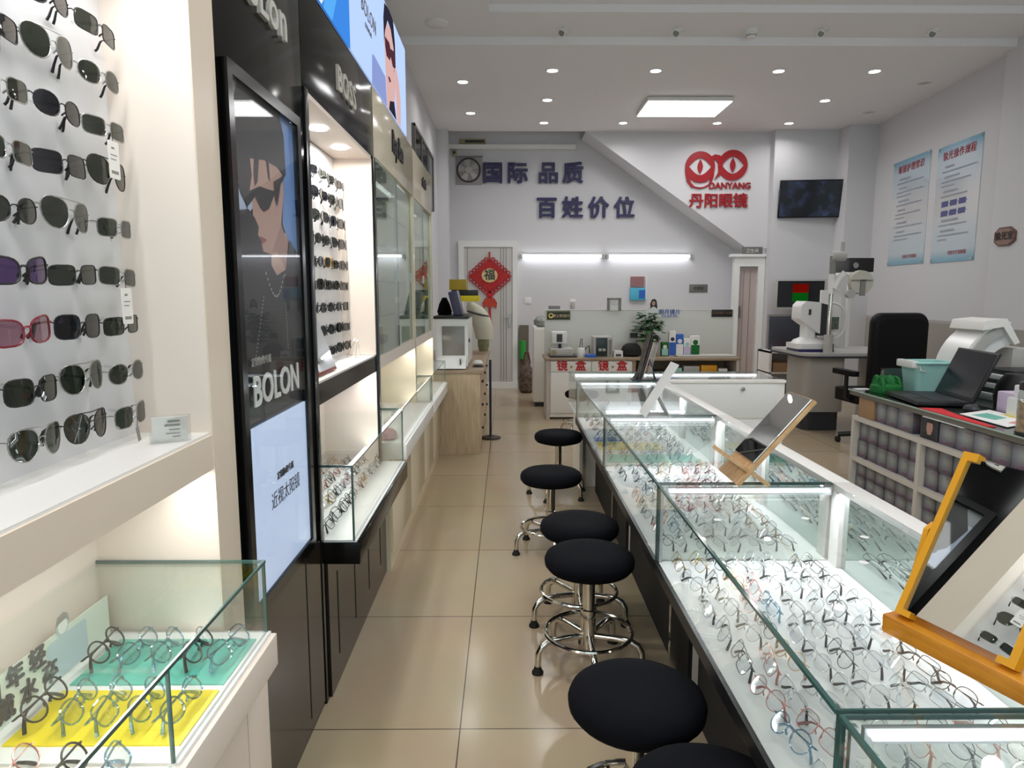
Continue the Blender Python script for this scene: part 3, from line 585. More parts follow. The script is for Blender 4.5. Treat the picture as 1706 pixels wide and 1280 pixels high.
for ci, (y0, y1, lab) in enumerate(((3.432, 4.84, 'cabinet beside black niche'), (4.842, 6.0, 'cabinet beside wooden desk'))):
    for r, z in enumerate((1.116, 1.306, 1.496, 1.686, 1.876)):
        if r == 0:
            for i in range(3):
                solo('spectacle_case', bx(-.84, -.76, y0 + .25 + .3 * i, y0 + .41 + .3 * i, z, z + .05 + .02 * (i % 2)), R.choice(['dark', 'lgrey', 'teal']), f'boxed spectacle case, {NUM[i]} on the bottom shelf of the {lab}', 'spectacle case', None, .008)
            continue
        for i in range(4):
            k = R.choice(['round', 'oval', 'square']); fm = R.choice(['blackm', 'steel', 'dark'])
            o = use(('sps', k, fm), lambda: specs_single('spectacles', k, fm, 'lens', 'blackm', rim=.0014))
            place(o, (-.77, y0 + .22 + .26 * i, z + .006), (0, 0, PI / 2 + R.uniform(-.2, .2)), f'spectacles, {NUM[i]} along the {NUM[r]} shelf up in {lab}', 'spectacles', 'spectacles behind the glass doors')
    for i in range(8):
        k = R.choice(['round', 'oval', 'square']); fm = R.choice(['blackm', 'steel', 'brass'])
        o = use(('spf', k, fm), lambda: specs_single('spectacles', k, fm, 'lens', 'blackm', rim=.0014, fold=True))
        place(o, (-.80 + .13 * (i % 2), y0 + .27 + .24 * (i // 2), .663), (math.radians(-38), 0, math.radians(90) + R.uniform(-.2, .2)), f'spectacles, {NUM[i // 2]} along the {"back" if i % 2 == 0 else "front"} row in the case of {lab}', 'spectacles', 'spectacles in the white-ledged cases')
t = thing('cleaning_cloth', 'crumpled pink cloth in the glass case beside the black niche', 'cloth', (-.6, 3.62, .662))
make('cloth', B().lathe((-.62, 3.60, .662), [(.03, 0), (.05, .01), (.045, .035), (.02, .055), (.003, .05)], 12, sx=.8, sy=1.2), mat('pink_cloth', '#dba4b4', .8), t)

# -- lightbox above the cabinets
t = thing('lightbox_sign', 'long glowing blue advert lightbox above the display cabinets', 'lightbox', (-.79, 2.8, 2.40))
make('housing', bx(-.95, XF - .004, 1.0, 4.62, 2.41, 2.95), 'alu', t)
E1 = [emis('lightbox_sky', '#b4ccfb', 1.15), emis('lightbox_blue', '#3f87e0', 1.1), emis('lightbox_deep', '#2c52b4', 1.0), emis('lightbox_pale', '#cfdcfa', 1.2), emis('lightbox_hair', '#2d2b3a', 1), emis('lightbox_skin', '#d9b0ac', 1.05), emis('lightbox_lens', '#54313a', 1), emis('lightbox_bag', '#8f9fd6', 1), emis('lightbox_cyan', '#57a9f0', 1.1)]
art('picture', [(1, rect(-1.6, 0, 0, .53)), (2, [(-1.6, .53), (-.5, .53), (-.62, .2), (-.8, 0), (-1.6, 0)]), (8, [(-.35, .53), (-.1, .53), (-.15, .2), (-.3, .0), (-.42, .0), (-.3, .3)]), (3, [(-.65, 0), (-.45, 0), (-.38, .06), (-.6, .07)]), (3, [(-1.2, .0), (-.66, 0), (-.66, .04), (-1.2, .06)])], E1, (XF, 2.98, 2.415), Y_, Z_, t)
art('picture', [(0, rect(0, 1.6, 0, .53)), (7, [(.475, .138), (.53, .15), (.84, .142), (.87, .0), (.455, 0)]), (5, [(.88, .444), (1.143, .46), (1.16, .306), (1.205, .312), (1.15, .12), (1.08, .0), (.87, 0), (.84, .224), (.829, .316)]), (4, [(.815, .30), (.808, .43), (.85, .515), (1.0, .535), (1.13, .53), (1.185, .42), (1.191, .27), (1.12, .25), (1.13, .38), (1.04, .45), (.94, .46), (.856, .38)]), (6, [(.838, .346), (.981, .361), (1.014, .341), (1.153, .369), (1.163, .299), (1.09, .266), (1.02, .30), (.987, .27), (.88, .261), (.84, .30)]), (5, [(1.12, .27), (1.20, .30), (1.30, .24), (1.353, .151), (1.34, 0), (1.20, 0), (1.17, .14)]), (4, [(.95, .05), (1.10, .085), (1.17, .0), (.92, 0)]), (6, [(.90, .165), (.96, .175), (1.0, .165), (.95, .145)])], E1, (XF, 2.98, 2.415), Y_, Z_, t)
text('lettering', 'BOLON', .095, 'grey', (XF + .006, 3.37, 2.69), Y_, Z_, t, space=1.1)
text('lettering', 'EYEWEAR', .03, 'grey', (XF + .006, 3.35, 2.62), Y_, Z_, t, space=1.2)

# ------------------------------------------------------------------ central glass counters
def counter_case(y0, y1, lab, lit=True):
    t = thing('glass_counter', lab, 'display counter', (.83, (y0 + y1) / 2, 0)); x0, x1 = .5, 1.155; e = .004; y0 += .003; y1 -= .003
    make('base', B().box(.66, 1.15, y0 + .06, y1 - .06, 0, .495).box(.645, .66, y0 + .06, y1 - .06, .0, .495, 1), ['white', 'rubber'], t)
    make('tray', B().box(x0 + .012, x1, y0, y1, .497, .524).box(x0, x0 + .012, y0, y1, .490, .53, 1).box(x0 + .012, x1, y0, y1, .524, .529, 2), ['alu', 'blackm', 'whitem'], t)
    g = B().box(x0 + .004, x0 + .010, y0 + e, y1 - e, .53, .793); g.box(x0 + .004, x0 + .010, y0, y0 + e, .53, .793, 1).box(x0 + .004, x0 + .010, y1 - e, y1, .53, .793, 1)
    make('front_glass', g, ['pane', 'edge'], t)
    g = B().box(x0 + .008, 1.09, y0 + e, y1 - e, .793, .80); g.box(x0, x0 + .008, y0, y1, .793, .80, 1).box(x0 + .008, 1.09, y0, y0 + e, .793, .80, 1).box(x0 + .008, 1.09, y1 - e, y1, .793, .80, 1)
    make('top_glass', g, ['pane', 'edge'], t)
    make('end_glass', bx(x0 + .012, 1.07, y0 + .002, y0 + .007, .53, .792), 'pane', t)
    make('end_glass', bx(x0 + .012, 1.07, y1 - .007, y1 - .002, .53, .792), 'pane', t)
    make('top_strip', bx(1.09, x1, y0, y1, .778, .80), 'white', t, .003)
    b = B()
    for y in (y0 + .01, (y0 + y1) / 2 - .03, y1 - .07): b.box(1.085, 1.15, y, y + .06, .53, .777)
    make('back_post', b, 'white', t)
    make('sliding_door', B().box(1.10, 1.105, y0 + .07, (y0 + y1) / 2 - .03, .53, .777).box(1.10, 1.105, (y0 + y1) / 2 + .03, y1 - .07, .53, .777), 'gmirror', t)
    make('back_panel', bx(1.152, 1.158, y0, y1, .0, .777), 'white', t)
    make('light_tube', B().cyl((x0 + .04, y1 - .025, .779), (1.07, y1 - .025, .779), .005, n=10).box(x0 + .03, 1.08, y1 - .02, y1 - .010, .765, .79, 1), ['led', 'alu'], t)
    a = area('lamp', (0, 0, 0), .03, y1 - y0 - .1, LIGHT_CASE, rot=(0, math.radians(-35), 0), col=(.93, .96, 1)); a.parent = t; a.location = Vector((1.082, (y0 + y1) / 2, .772)) - t.location  # extra light under the staff strip, added to brighten the case; no tube
    a = area('lamp', (0, 0, 0), .5, .02, LIGHT_CASE * .6, rot=(math.radians(-30), 0, 0), col=(.93, .96, 1)); a.parent = t; a.location = Vector((.79, y1 - .045, .77)) - t.location
    make('corner_post', B().box(x0 + .012, x0 + .022, y1 - .017, y1 - .007, .53, .79), 'alu', t)
    make('corner_post', B().box(x0 + .012, x0 + .022, y0 + .007, y0 + .017, .53, .79), 'alu', t)
    make('leg', bx(x0 + .05, x0 + .075, y1 - .05, y1 - .025, 0, .495), 'chrome', t)
    return t
counter_case(3.53, 4.95, 'glass eyewear counter at the far end of the row, nearest the back door')
counter_case(2.24, 3.53, 'glass eyewear counter in the middle of the row, carrying the plywood mirror')
counter_case(.97, 2.24, 'glass eyewear counter carrying the orange-framed mirror')
counter_case(-.25, .965, 'glass eyewear counter at the shop-front end, cut by the picture edge')
# return counter across the far end
t = thing('return_counter', 'white-backed glass counter with a lock set crosswise behind the glass row', 'display counter', (1.27, 5.25, 0))
make('base', B().box(.54, 2.02, 4.99, 5.5, 0, .55), 'white', t)
make('back_panel', B().box(1.17, 2.03, 4.975, 4.99, .05, .775), 'white', t, .003)
make('drawer_front', B().box(1.2, 1.985, 4.966, 4.975, .52, .765), 'whitem', t, .003); make('drawer_front', B().box(1.2, 1.985, 4.966, 4.975, .08, .50), 'whitem', t, .003)
make('lock', B().cyl((1.72, 4.966, .735), (1.72, 4.955, .735), .014, n=18).cyl((1.72, 4.955, .735), (1.72, 4.945, .735), .007, n=14), 'chrome', t)
make('case_floor', bx(.5, 2.03, 4.992, 5.52, .55, .556), 'whitem', t)
make('front_glass', B().box(.502, .508, 4.97, 5.52, .556, .792).box(.502, 1.16, 4.972, 4.977, .556, .792), 'pane', t)
make('far_glass', bx(.51, 2.03, 5.512, 5.518, .556, .792), 'pane', t)
make('top_glass', B().box(.5, 2.03, 5.03, 5.52, .793, .80).box(.5, 1.16, 4.97, 5.03, .793, .80).box(.5, 2.03, 5.52, 5.525, .793, .80, 1), ['pane', 'edge'], t)
make('top_strip', bx(1.165, 2.035, 4.965, 5.03, .777, .80), 'white', t, .003)
make('light_tube', B().cyl((.55, 5.48, .775), (2.0, 5.48, .775), .008, n=10).box(.54, 2.01, 5.488, 5.5, .765, .79, 1), ['led', 'alu'], t)
# mats in the counters
for x0, x1, y0, y1, m, l in ((.54, .92, 3.90, 4.09, 'yellow', 'yellow card mat under spectacles in the far glass counter'), (.54, 1.04, 3.60, 3.78, 'teal', 'teal card mat under spectacles in the far glass counter'), (.54, .68, 4.13, 4.24, 'blue', 'small blue card mat under spectacles in the far glass counter')):
    mat_card(x0, x1, y0, y1, .530, m, l)
SPK = ['round', 'oval', 'square', 'rect', 'round', 'oval']
FMS = ['blackm', 'steel', 'alu', 'dark', 'rosem', 'alu', 'blackm', 'brass', 'clearfr', 'lgrey', 'alu']
FN = dict(blackm='black', steel='silver', brass='gold', dark='charcoal', rosem='rose', clearfr='clear', alu='pale silver', lgrey='light grey')
TILT = 38
def fill(ys, xs, z, where, parts, grp, th=-90, jit=.26, skip=.04, sc=1):
    for r, y in enumerate(ys):
        for i, x in enumerate(xs):
            if R.random() < skip: continue
            k = R.choice(SPK); fm = R.choice(FMS); rim = .0010 if fm not in ('clearfr',) else .0017
            key = ('cp' if parts else 'cs', k, fm)
            tm = fm if fm in ('clearfr', 'rosem') else 'blackm'
            o = use(key, lambda: (specs_parts if parts else specs_single)('spectacles', k, fm, 'lens', 'kraft' if fm == 'brass' and k == 'round' else tm, rim=rim, n=18 if parts else 14, fold=True))
            place(o, (x + R.uniform(-.006, .006), y + R.uniform(-.014, .014), z), (math.radians(-TILT), 0, math.radians(th) + R.uniform(-jit, jit)), f'{FN[fm]} {k} spectacles, {NUM[i]} from the aisle, row {NUM[r]} of {where}', 'spectacles', grp)
XS = [.548 + .061 * i for i in range(8)]
fill([2.15 - .148 * i for i in range(8)], XS, .530, 'the orange-mirror counter', True, 'spectacles in the orange-mirror counter', skip=.02)
fill([.87, .72, .57], XS, .530, 'the shop-front counter', True, 'spectacles in the shop-front counter', skip=.0)
fill([3.43 - .152 * i for i in range(8)], XS, .5305, 'the middle counter', False, 'spectacles in the middle counter')
fill([4.85 - .165 * i for i in range(8)], XS, .534, 'the far counter', False, 'spectacles in the far counter', jit=.3)
fill([5.40], [.62 + .16 * i for i in range(8)], .557, 'the crosswise counter', False, 'spectacles in the crosswise counter')
# white price discs stuck on the near top glass
for i, (x, y) in enumerate(((.59, 1.86), (.84, 1.87), (.545, 1.48), (.84, 1.55), (.70, 1.20), (.93, 1.72))):
    solo('round_sticker', B().lathe((x, y, .8002), [(.011, 0), (.011, .0006), (.001, .0007)], 20), 'whitem', f'round white sticker on the orange-mirror counter, {NUM[i]} of the six', 'sticker', 'round white stickers')

# ------------------------------------------------------------------ stools
def stool_proto():
    t = thing('stool', 'x', 'stool'); ht = .447
    prof = [(.001, ht - .062), (.135, ht - .062), (.157, ht - .055), (.169, ht - .04), (.171, ht - .022), (.165, ht - .006), (.148, ht + .006), (.10, ht + .012), (.05, ht + .012), (.001, ht + .012)]
    make('seat', B().lathe((0, 0, 0), prof, 40), 'navy', t)
    make('seat_plate', B().lathe((0, 0, 0), [(.001, ht - .075), (.09, ht - .075), (.10, ht - .062), (.001, ht - .0625)], 24), 'blackm', t)
    make('column', B().cyl((0, 0, .075), (0, 0, .22), .029, n=20).cyl((0, 0, .22), (0, 0, ht - .075), .0235, n=20).lathe((0, 0, .215), [(.031, 0), (.031, .012), (.02, .016)], 20), 'chrome', t)
    ring = [(.165 * math.cos(2 * PI * i / 36), .165 * math.sin(2 * PI * i / 36), .135) for i in range(36)]
    make('foot_ring', B().tube(ring, .0085, 8, 0, True), 'chrome', t)
    for k in range(5):
        a = 2 * PI * k / 5 + .3; d = lambda r, z: (r * math.cos(a), r * math.sin(a), z)
        l = make('leg', B().tube([d(.02, .12), d(.10, .122), d(.16, .120), d(.19, .105), d(.205, .08), d(.208, .02)], .0125, 10), 'chrome', t)
        make('foot', B().lathe(d(.208, 0), [(.022, 0), (.022, .008), (.014, .02), (.013, .03)], 16), 'rubber', l)
    return t
ST = [((.323, 1.60), ''), ((.314, 2.513), ''), ((.315, 2.885), ''), ((.245, 3.72), ''), ((.366, 4.78), ''), ((.405, 1.245), ''), ((.755, 6.85), '')]
SL = ['dark navy round stool alone in front of the orange-mirror counter', 'dark navy stool overlapping another, the one closer to the orange-mirror counter', 'dark navy stool overlapping another, the one closer to the back door', 'dark navy stool standing free in front of the far counter', 'dark navy stool tucked against the corner of the crosswise counter', 'dark navy stool cut off by the picture bottom beneath the counter edge', 'navy stool mostly hidden behind the far corner of the crosswise counter']
for (p, _), l, q in zip(ST, SL, (-54, 109, -107, 40, 10, 90, 0)): place(use('stool', stool_proto), (p[0], p[1], 0), (0, 0, math.radians(q)), l, 'stool', 'navy stools')

# ------------------------------------------------------------------ things standing on the counters
# plywood mirror: two crossed boards
t = thing('plywood_mirror', 'plywood-backed mirror leaning in a crossed stand on the middle counter', 'mirror', (.86, 2.28, .80), 0)
def slab(p0, p1, th, y0, y1, y0b=None, y1b=None):
    p0, p1 = Vector((p0[0], 0, p0[1])), Vector((p1[0], 0, p1[1])); d = (p1 - p0).normalized(); n = Vector((-d.z, 0, d.x)) * th / 2
    y0b = y0 if y0b is None else y0b; y1b = y1 if y1b is None else y1b; b = B()
    r0 = [p0 - n + Vector((0, y0, 0)), p0 + n + Vector((0, y0, 0)), p0 + n + Vector((0, y1, 0)), p0 - n + Vector((0, y1, 0))]
    r1 = [p1 - n + Vector((0, y0b, 0)), p1 + n + Vector((0, y0b, 0)), p1 + n + Vector((0, y1b, 0)), p1 - n + Vector((0, y1b, 0))]
    return b.loft([r0, r1], 0, True, False, False)
make('board', slab((.755, .804), (.995, 1.083), .014, 2.185, 2.385), 'ply', t, .004)
make('glass', slab((.806, .880), (.984, 1.087), .004, 2.195, 2.375), 'mirror', t)
make('support', slab((.725, .896), (.86, .804), .013, 2.19, 2.37), 'ply', t, .003)
# white tent card
t = thing('tent_card', 'plain white folded tent card standing on the middle counter', 'tent card', (.76, 3.5, .80))
make('front_flap', slab((.705, .801), (.868, 1.07), .003, 3.45, 3.62), 'whitem', t)
make('rear_flap', slab((.775, .915), (.835, .801), .003, 3.45, 3.60), 'whitem', t)
make('foot_flap', slab((.705, .802), (.835, .802), .002, 3.45, 3.60), 'whitem', t)
# black brochure holder
t = thing('brochure_holder', 'black brochure stand with leaning leaflets on the far end of the counter row', 'brochure holder', (1.0, 5.0, .80))
make('base', bx(.91, 1.10, 4.94, 5.06, .80, .806), 'blackm', t, .002)
make('back_support', slab((.965, .806), (1.05, 1.13), .006, 4.95, 5.05), 'blackm', t)
make('front_lip', slab((.93, .806), (.955, .85), .004, 4.95, 5.05), 'blackm', t)
make('prop', slab((1.085, .806), (1.03, .96), .006, 4.97, 5.03), 'blackm', t)
t2 = thing('leaflet', 'dark patterned leaflet leaning in the brochure stand', 'leaflet', (.97, 5.0, .81))
make('sheet', slab((.953, .808), (1.035, 1.135), .008, 4.945, 5.05), mat('leaflet_dark', '#4c433d', .5, noise=.6, nscale=45), t2)
t2 = thing('leaflet', 'pale pinkish leaflet leaning behind the dark one in the brochure stand', 'leaflet', (1.02, 5.0, .81))
make('sheet', slab((.985, .81), (1.058, 1.07), .006, 4.955, 5.06), mat('leaflet_pink', '#b9a09c', .4, noise=.2, nscale=30), t2)
t2 = thing('acrylic_display', 'clear upright acrylic frame behind the leaflets', 'acrylic frame', (1.05, 5.0, .81))
make('sheet', slab((1.035, .81), (1.09, 1.06), .006, 4.96, 5.06), 'clear', t2)
# orange mirror on its wooden base
t = thing('table_mirror', 'tilting mirror in an orange frame on a thick wooden base', 'mirror', (.79, 1.13, .80), math.radians(-69.5))
T4 = chain(t)
def tm(name, b, m, bev=0): b.xf(T4); return make(name, b, m, t, bev)
# local frame: x along the mirror width (towards the viewer), y towards the staff side, z up
tm('base', bx(-.115, .165, -.05, .085, .0, .035), 'orangew', .004)
tilt = math.radians(27); TM = Matrix.Translation((0, -.025, .05)) @ Matrix.Rotation(-tilt, 4, 'X')
W0, W1, HH = -.10, .116, .30
for a, b_ in ((W0, W0 + .013), (W1 - .013, W1)):
    c_ = (W0, W0 + .03) if a == W0 else (W1 - .03, W1)
    tm('side_frame', B().prism([(a, 0), (c_[0], 0), (c_[0], -.012), (c_[1], -.012), (c_[1], .0), (b_, 0), (b_, HH), (c_[1], HH), (c_[1], HH + .016), (c_[0], HH + .016), (c_[0], HH), (a, HH)] if a == W0 else [(a, 0), (c_[0], 0), (c_[0], -.012), (c_[1], -.012), (b_, HH + .016), (c_[0], HH + .016), (c_[0], HH), (a, HH)], 'y', -.008, .012).xf(TM), 'orangef', .002)
tm('glass', bx(W0 + .008, W1 - .008, -.002, .004, -.002, HH + .006).xf(TM), 'mirror')
tm('backing', bx(W0 + .012, W1 - .012, .0045, .010, .0, HH).xf(TM), 'orangew')
for x in (W0 - .014, W1 + .003): tm('side_arm', B().prism([(-.005, .03), (.05, .03), (.075, .19), (.06, .20), (.04, .19)], 'x', x, x + .010), 'orangef', .002)

# ------------------------------------------------------------------ end wall: fan, slogan, knot, small things
t = thing('exhaust_fan', 'round exhaust fan in a grey square plate high on the end wall', 'exhaust fan', (-.55, 10.36, 3.0))
make('plate', B().box(-.735, -.355, 10.375, 10.4, 3.0, 3.385), mat('fan_plate', '#a39a9c', .5), t, .004)
make('ring', B().tube([(-.55 + .165 * math.cos(2 * PI * i / 32), 10.368, 3.2 + .165 * math.sin(2 * PI * i / 32)) for i in range(32)], .013, 8, 0, True), 'dark', t)
make('hub', B().cyl((-.55, 10.375, 3.2), (-.55, 10.345, 3.2), .06, .05, 24), 'lgrey', t)
for k in range(5):
    a = 2 * PI * k / 5 + .5; p = lambda r, d: (-.55 + r * math.cos(a + d), 3.2 + r * math.sin(a + d))
    make('blade', B().add([(p(.05, -.5)[0], 10.355, p(.05, -.5)[1]), (p(.155, -.35)[0], 10.352, p(.155, -.35)[1]), (p(.16, .25)[0], 10.372, p(.16, .25)[1]), (p(.05, .5)[0], 10.372, p(.05, .5)[1])], [(0, 1, 2, 3)]), 'lgrey', t)
solo('fan_hood', bx(-.76, -.34, 10.34, 10.4, 3.395, 3.41), 'lgrey', 'narrow ledge directly above the exhaust fan', 'ledge')
solo('wall_camera', B().box(-.79, -.72, 10.33, 10.4, 3.41, 3.47).cyl((-.755, 10.33, 3.44), (-.755, 10.32, 3.44), .018, n=14, m=1), ['vent', 'blackm'], 'tiny beige box with a dark lens in the wall corner over the fan', 'camera')
for s_, x0, x1, z in (('国际品质', -.20, .97, 3.145), ('百姓价位', .59, 1.73, 2.65)):
    for i, ch in enumerate(s_):
        x = x0 + (x1 - x0) * i / 3 + (.0, -.03, .03, .0)[i] * (1 if s_[0] == '国' else 0)
        o = text('sign_character', ch, .315, ['purple', 'purple'], (x, 10.375, z), X_, Z_, None, ext=.02, off=.009)
        tag(o, f'dark purple raised wall character, {NUM[i]} of the {"upper" if s_[0] == "国" else "lower"} slogan line', 'sign character', 'slogan characters')
# red knot ornament
t = thing('knot_ornament', 'large red diamond-shaped knot ornament with tassel hanging on the pale door', 'door ornament', (-.25, 10.34, .86))
kx, kz, ky = -.25, 1.675, 10.335
dia = [(kx + sx * (.30 * (1 - u)) if True else 0, kz + sz * .25 * u) for sx, sz in ((1, 1),) for u in (0,)]
b = B(); b.prism([(kx - .33, kz), (kx - .22, kz + .05), (kx, kz + .25), (kx + .22, kz + .05), (kx + .33, kz), (kx + .22, kz - .05), (kx, kz - .25), (kx - .22, kz - .05)], 'y', ky, ky + .018)
make('knot_body', b, [mat('knot_red', '#b41e1c', .6, noise=.35, nscale=60)], t)
for sx in (-1, 1):
    for sz in (-1, 1):
        for u in (.12, .27, .42, .57, .72, .87):
            cx, cz = kx + sx * .30 * (1 - u), kz + sz * .26 * u
            make('loop', B().tube([(cx + sx * .012 + .026 * math.cos(2 * PI * i / 12), ky + .004, cz + sz * .016 + .026 * math.sin(2 * PI * i / 12)) for i in range(12)], .008, 6, 0, True), 'red', t)
make('emblem', B().prism(circ(kx, kz + .01, .12, 12, .105), 'y', ky - .012, ky), 'gold', t)
text('emblem_character', '福', .17, 'dark', (kx, ky - .0135, kz + .01), X_, Z_, t, off=.003)
make('cord', B().tube([(kx, ky, 2.03), (kx, ky, 1.90)], .012, 8), 'red', t)
make('ring', B().prism(circ(kx, kz - .27, .055, 14, .05), 'y', ky, ky + .012), 'red', t)
make('bat_knot', B().prism([(kx - .10, 1.20), (kx - .11, 1.28), (kx - .07, 1.35), (kx, 1.37), (kx + .07, 1.35), (kx + .11, 1.28), (kx + .10, 1.20), (kx + .05, 1.235), (kx, 1.22), (kx - .05, 1.235)], 'y', ky, ky + .012), [mat('knot_red2', '#c2402c', .6, noise=.3, nscale=60)], t)
make('tassel', B().cyl((kx, ky + .005, 1.22), (kx, ky + .005, 1.17), .016, n=10).cyl((kx, ky + .005, 1.17), (kx, ky + .005, .88), .018, .026, 12), 'red', t)
def plate(name, x0, x1, z0, z1, y, m, lab, cat, txt=None, tm_='dark', ts=.06, th=.01, font_m=None):
    t = thing(name, lab, cat, ((x0 + x1) / 2, y, z0)); make('plate', bx(x0, x1, y - th, y, z0, z1), m, t, .002)
    if txt: text('lettering', txt, ts, tm_, ((x0 + x1) / 2, y - th - .002, (z0 + z1) / 2), X_, Z_, t)
    return t
plate('wall_sign', 2.73, 3.005, 1.435, 1.555, 10.4, 'sgrey', 'small grey metal plate on the end wall below the tube lights', 'sign', '收银台', 'dark', .055)
plate('light_switch', .27, .37, 1.27, 1.36, 10.4, 'whiteg', 'white wall switch beside the pale door', 'switch')
plate('wall_socket', .95, 1.03, 1.24, 1.34, 10.4, 'whiteg', 'white wall socket with a grey plug above the partition', 'socket')
solo('plug', B().box(.97, 1.02, 10.36, 10.39, 1.2, 1.30), 'lgrey', 'grey plug in the wall socket above the partition', 'plug', None, .005)
plate('wc_sign', 3.31, 3.60, 1.955, 2.07, 9.85, 'sgrey', 'small grey sign hanging at the low corner of the stair casing', 'sign', '卫生间', 'whitem', .06)
t = thing('hanging_pack', 'turquoise and red blister pack hanging on the end wall', 'product pack', (1.96, 10.38, 1.32))
make('card', bx(1.85, 2.05, 10.37, 10.4, 1.52, 1.67), mat('pack_red', '#9a6a6c', .4), t); make('pouch', bx(1.84, 2.07, 10.34, 10.4, 1.32, 1.50), mat('pack_cyan', '#4fb6d6', .3), t, .01); make('print', bx(1.97, 2.06, 10.335, 10.341, 1.35, 1.47), 'blue', t); make('rod', bx(2.07, 2.09, 10.37, 10.4, 1.33, 1.68), 'whiteg', t)
t = thing('napkin_holder', 'grey frame-shaped holder standing on the partition', 'holder', (1.47, 8.25, 1.225))
make('frame', B().box(1.20, 1.225, 8.22, 8.30, 1.22, 1.36).box(1.335, 1.36, 8.22, 8.30, 1.22, 1.36).box(1.20, 1.36, 8.22, 8.30, 1.345, 1.37), 'grey', t, .004); make('card', bx(1.235, 1.32, 8.25, 8.26, 1.222, 1.335), 'whiteg', t)
# red logo on the stair casing
t = thing('wall_logo', 'large dark red spectacle-shaped eye logo with lettering on the stair casing', 'sign', (2.89, 9.85, 2.6))
oy = 9.84
def eye(cx, cz, w_, h_, n=10): return [(cx - w_ + 2 * w_ * i / n, cz + h_ * math.sin(PI * i / n)) for i in range(n + 1)] + [(cx + w_ - 2 * w_ * i / n, cz - h_ * math.sin(PI * i / n)) for i in range(1, n)]
l1 = (2.68, 3.16); l2 = (3.13, 3.18); rr = .205
shape('eye_ring', [circ(l2[0], l2[1], rr, 40), eye(l2[0], l2[1], .155, .115)], 'logored', (0, oy, 0), X_, Z_, t, .012)
gl = circ(l1[0], l1[1], rr, 40)
outer = [(l1[0] + rr * math.cos(math.radians(a)), l1[1] + rr * math.sin(math.radians(a))) for a in range(-20, 181, 8)] + [(l1[0] - .205, 3.08), (l1[0] - .18, 2.96), (l1[0] - .12, 2.885), (l1[0], 2.862), (l1[0] + .10, 2.885), (l1[0] + .165, 2.95), (l1[0] + .195, 3.05)]
mouth = [(l1[0] - .145, 3.0), (l1[0] - .07, 2.955), (l1[0], 2.945), (l1[0] + .08, 2.955), (l1[0] + .155, 3.01), (l1[0] + .12, 2.92), (l1[0] + .05, 2.888), (l1[0], 2.882), (l1[0] - .07, 2.895), (l1[0] - .12, 2.94)]
shape('eye_ring', [outer, eye(l1[0], l1[1], .155, .115), mouth], 'logored', (0, oy, 0), X_, Z_, t, .012)
for c_ in (l1, l2): shape('pupil', [eye(c_[0], c_[1], .034, .10) if False else [(c_[0] + .036 * math.sin(PI * i / 8), c_[1] + .1 - .2 * i / 8) for i in range(9)] + [(c_[0] - .036 * math.sin(PI * i / 8), c_[1] - .1 + .2 * i / 8) for i in range(1, 8)]], 'logored', (0, oy, 0), X_, Z_, t, .012)
shape('bridge', [[(2.83, 3.30), (2.88, 3.325), (2.95, 3.31), (2.985, 3.25), (2.99, 3.17), (2.975, 3.09), (2.94, 3.03), (2.885, 2.99), (2.93, 3.08), (2.93, 3.18), (2.90, 3.24), (2.865, 3.255)]], 'logored', (0, oy - .003, 0), X_, Z_, t, .012)
text('lettering', 'DANYANG', .118, 'logored', (3.10, oy - .004, 2.90), X_, Z_, t, ext=.008, off=.003)
text('lettering', '丹阳眼镜', .205, 'logored', (2.95, oy - .004, 2.69), X_, Z_, t, ext=.01, off=.005, space=1.0)

# ------------------------------------------------------------------ television, monitor, posters, plaque
t = thing('television', 'black wall television showing a dark bluish picture', 'television', (4.15, 9.66, 2.46))
T4 = Matrix.Translation((4.15, 9.62, 2.70)) @ Matrix.Rotation(math.radians(-7), 4, 'Z') @ Matrix.Rotation(math.radians(8), 4, 'X')
make('bezel', B().box(-.425, .425, -.02, .025, -.25, .25).xf(T4), 'blackfr', t, .006)
tvm = mat('tv_picture', '#0b0e16', .15); nt = tvm.node_tree; n = nt.nodes.new('ShaderNodeTexNoise'); n.inputs['Scale'].default_value = 7; n.inputs['Detail'].default_value = 8
r_ = nt.nodes.new('ShaderNodeValToRGB'); r_.color_ramp.elements[0].position = .5; r_.color_ramp.elements[0].color = (.002, .003, .006, 1); r_.color_ramp.elements[1].position = .75; r_.color_ramp.elements[1].color = (.05, .08, .2, 1)
tc = nt.nodes.new('ShaderNodeTexCoord'); nt.links.new(tc.outputs['Object'], n.inputs['Vector'])
nt.links.new(n.outputs['Fac'], r_.inputs[0]); nt.links.new(r_.outputs[0], nt.nodes['Principled BSDF'].inputs['Emission Color']); nt.nodes['Principled BSDF'].inputs['Emission Strength'].default_value = .35
make('screen', B().box(-.41, .41, -.022, -.0195, -.235, .235).xf(T4), tvm, t)
make('bracket', B().box(4.1, 4.2, 9.62, 9.7, 2.6, 2.8), 'dark', t)
t = thing('monitor', 'silver-edged monitor with a red and green square in the alcove', 'monitor', (4.02, 9.4, 1.18))
T4 = Matrix.Translation((4.0, 9.45, 1.40)) @ Matrix.Rotation(math.radians(-6), 4, 'Z')
make('bezel', B().box(-.335, .335, -.02, .03, -.20, .215).xf(T4), 'lgrey', t, .008)
make('screen', B().box(-.305, .305, -.022, -.0195, -.165, .19).xf(T4), 'tvp', t)
make('test_chart', B().box(-.11, .10, -.0235, -.0215, .03, .15, 0).box(-.11, .10, -.0235, -.0215, -.09, .03, 1).xf(T4), [emis('chart_red', '#b81c14', .28), emis('chart_green', '#148a24', .3)], t)
make('bracket', B().box(3.9, 4.1, 9.46, 9.7, 1.3, 1.45), 'lgrey', t)
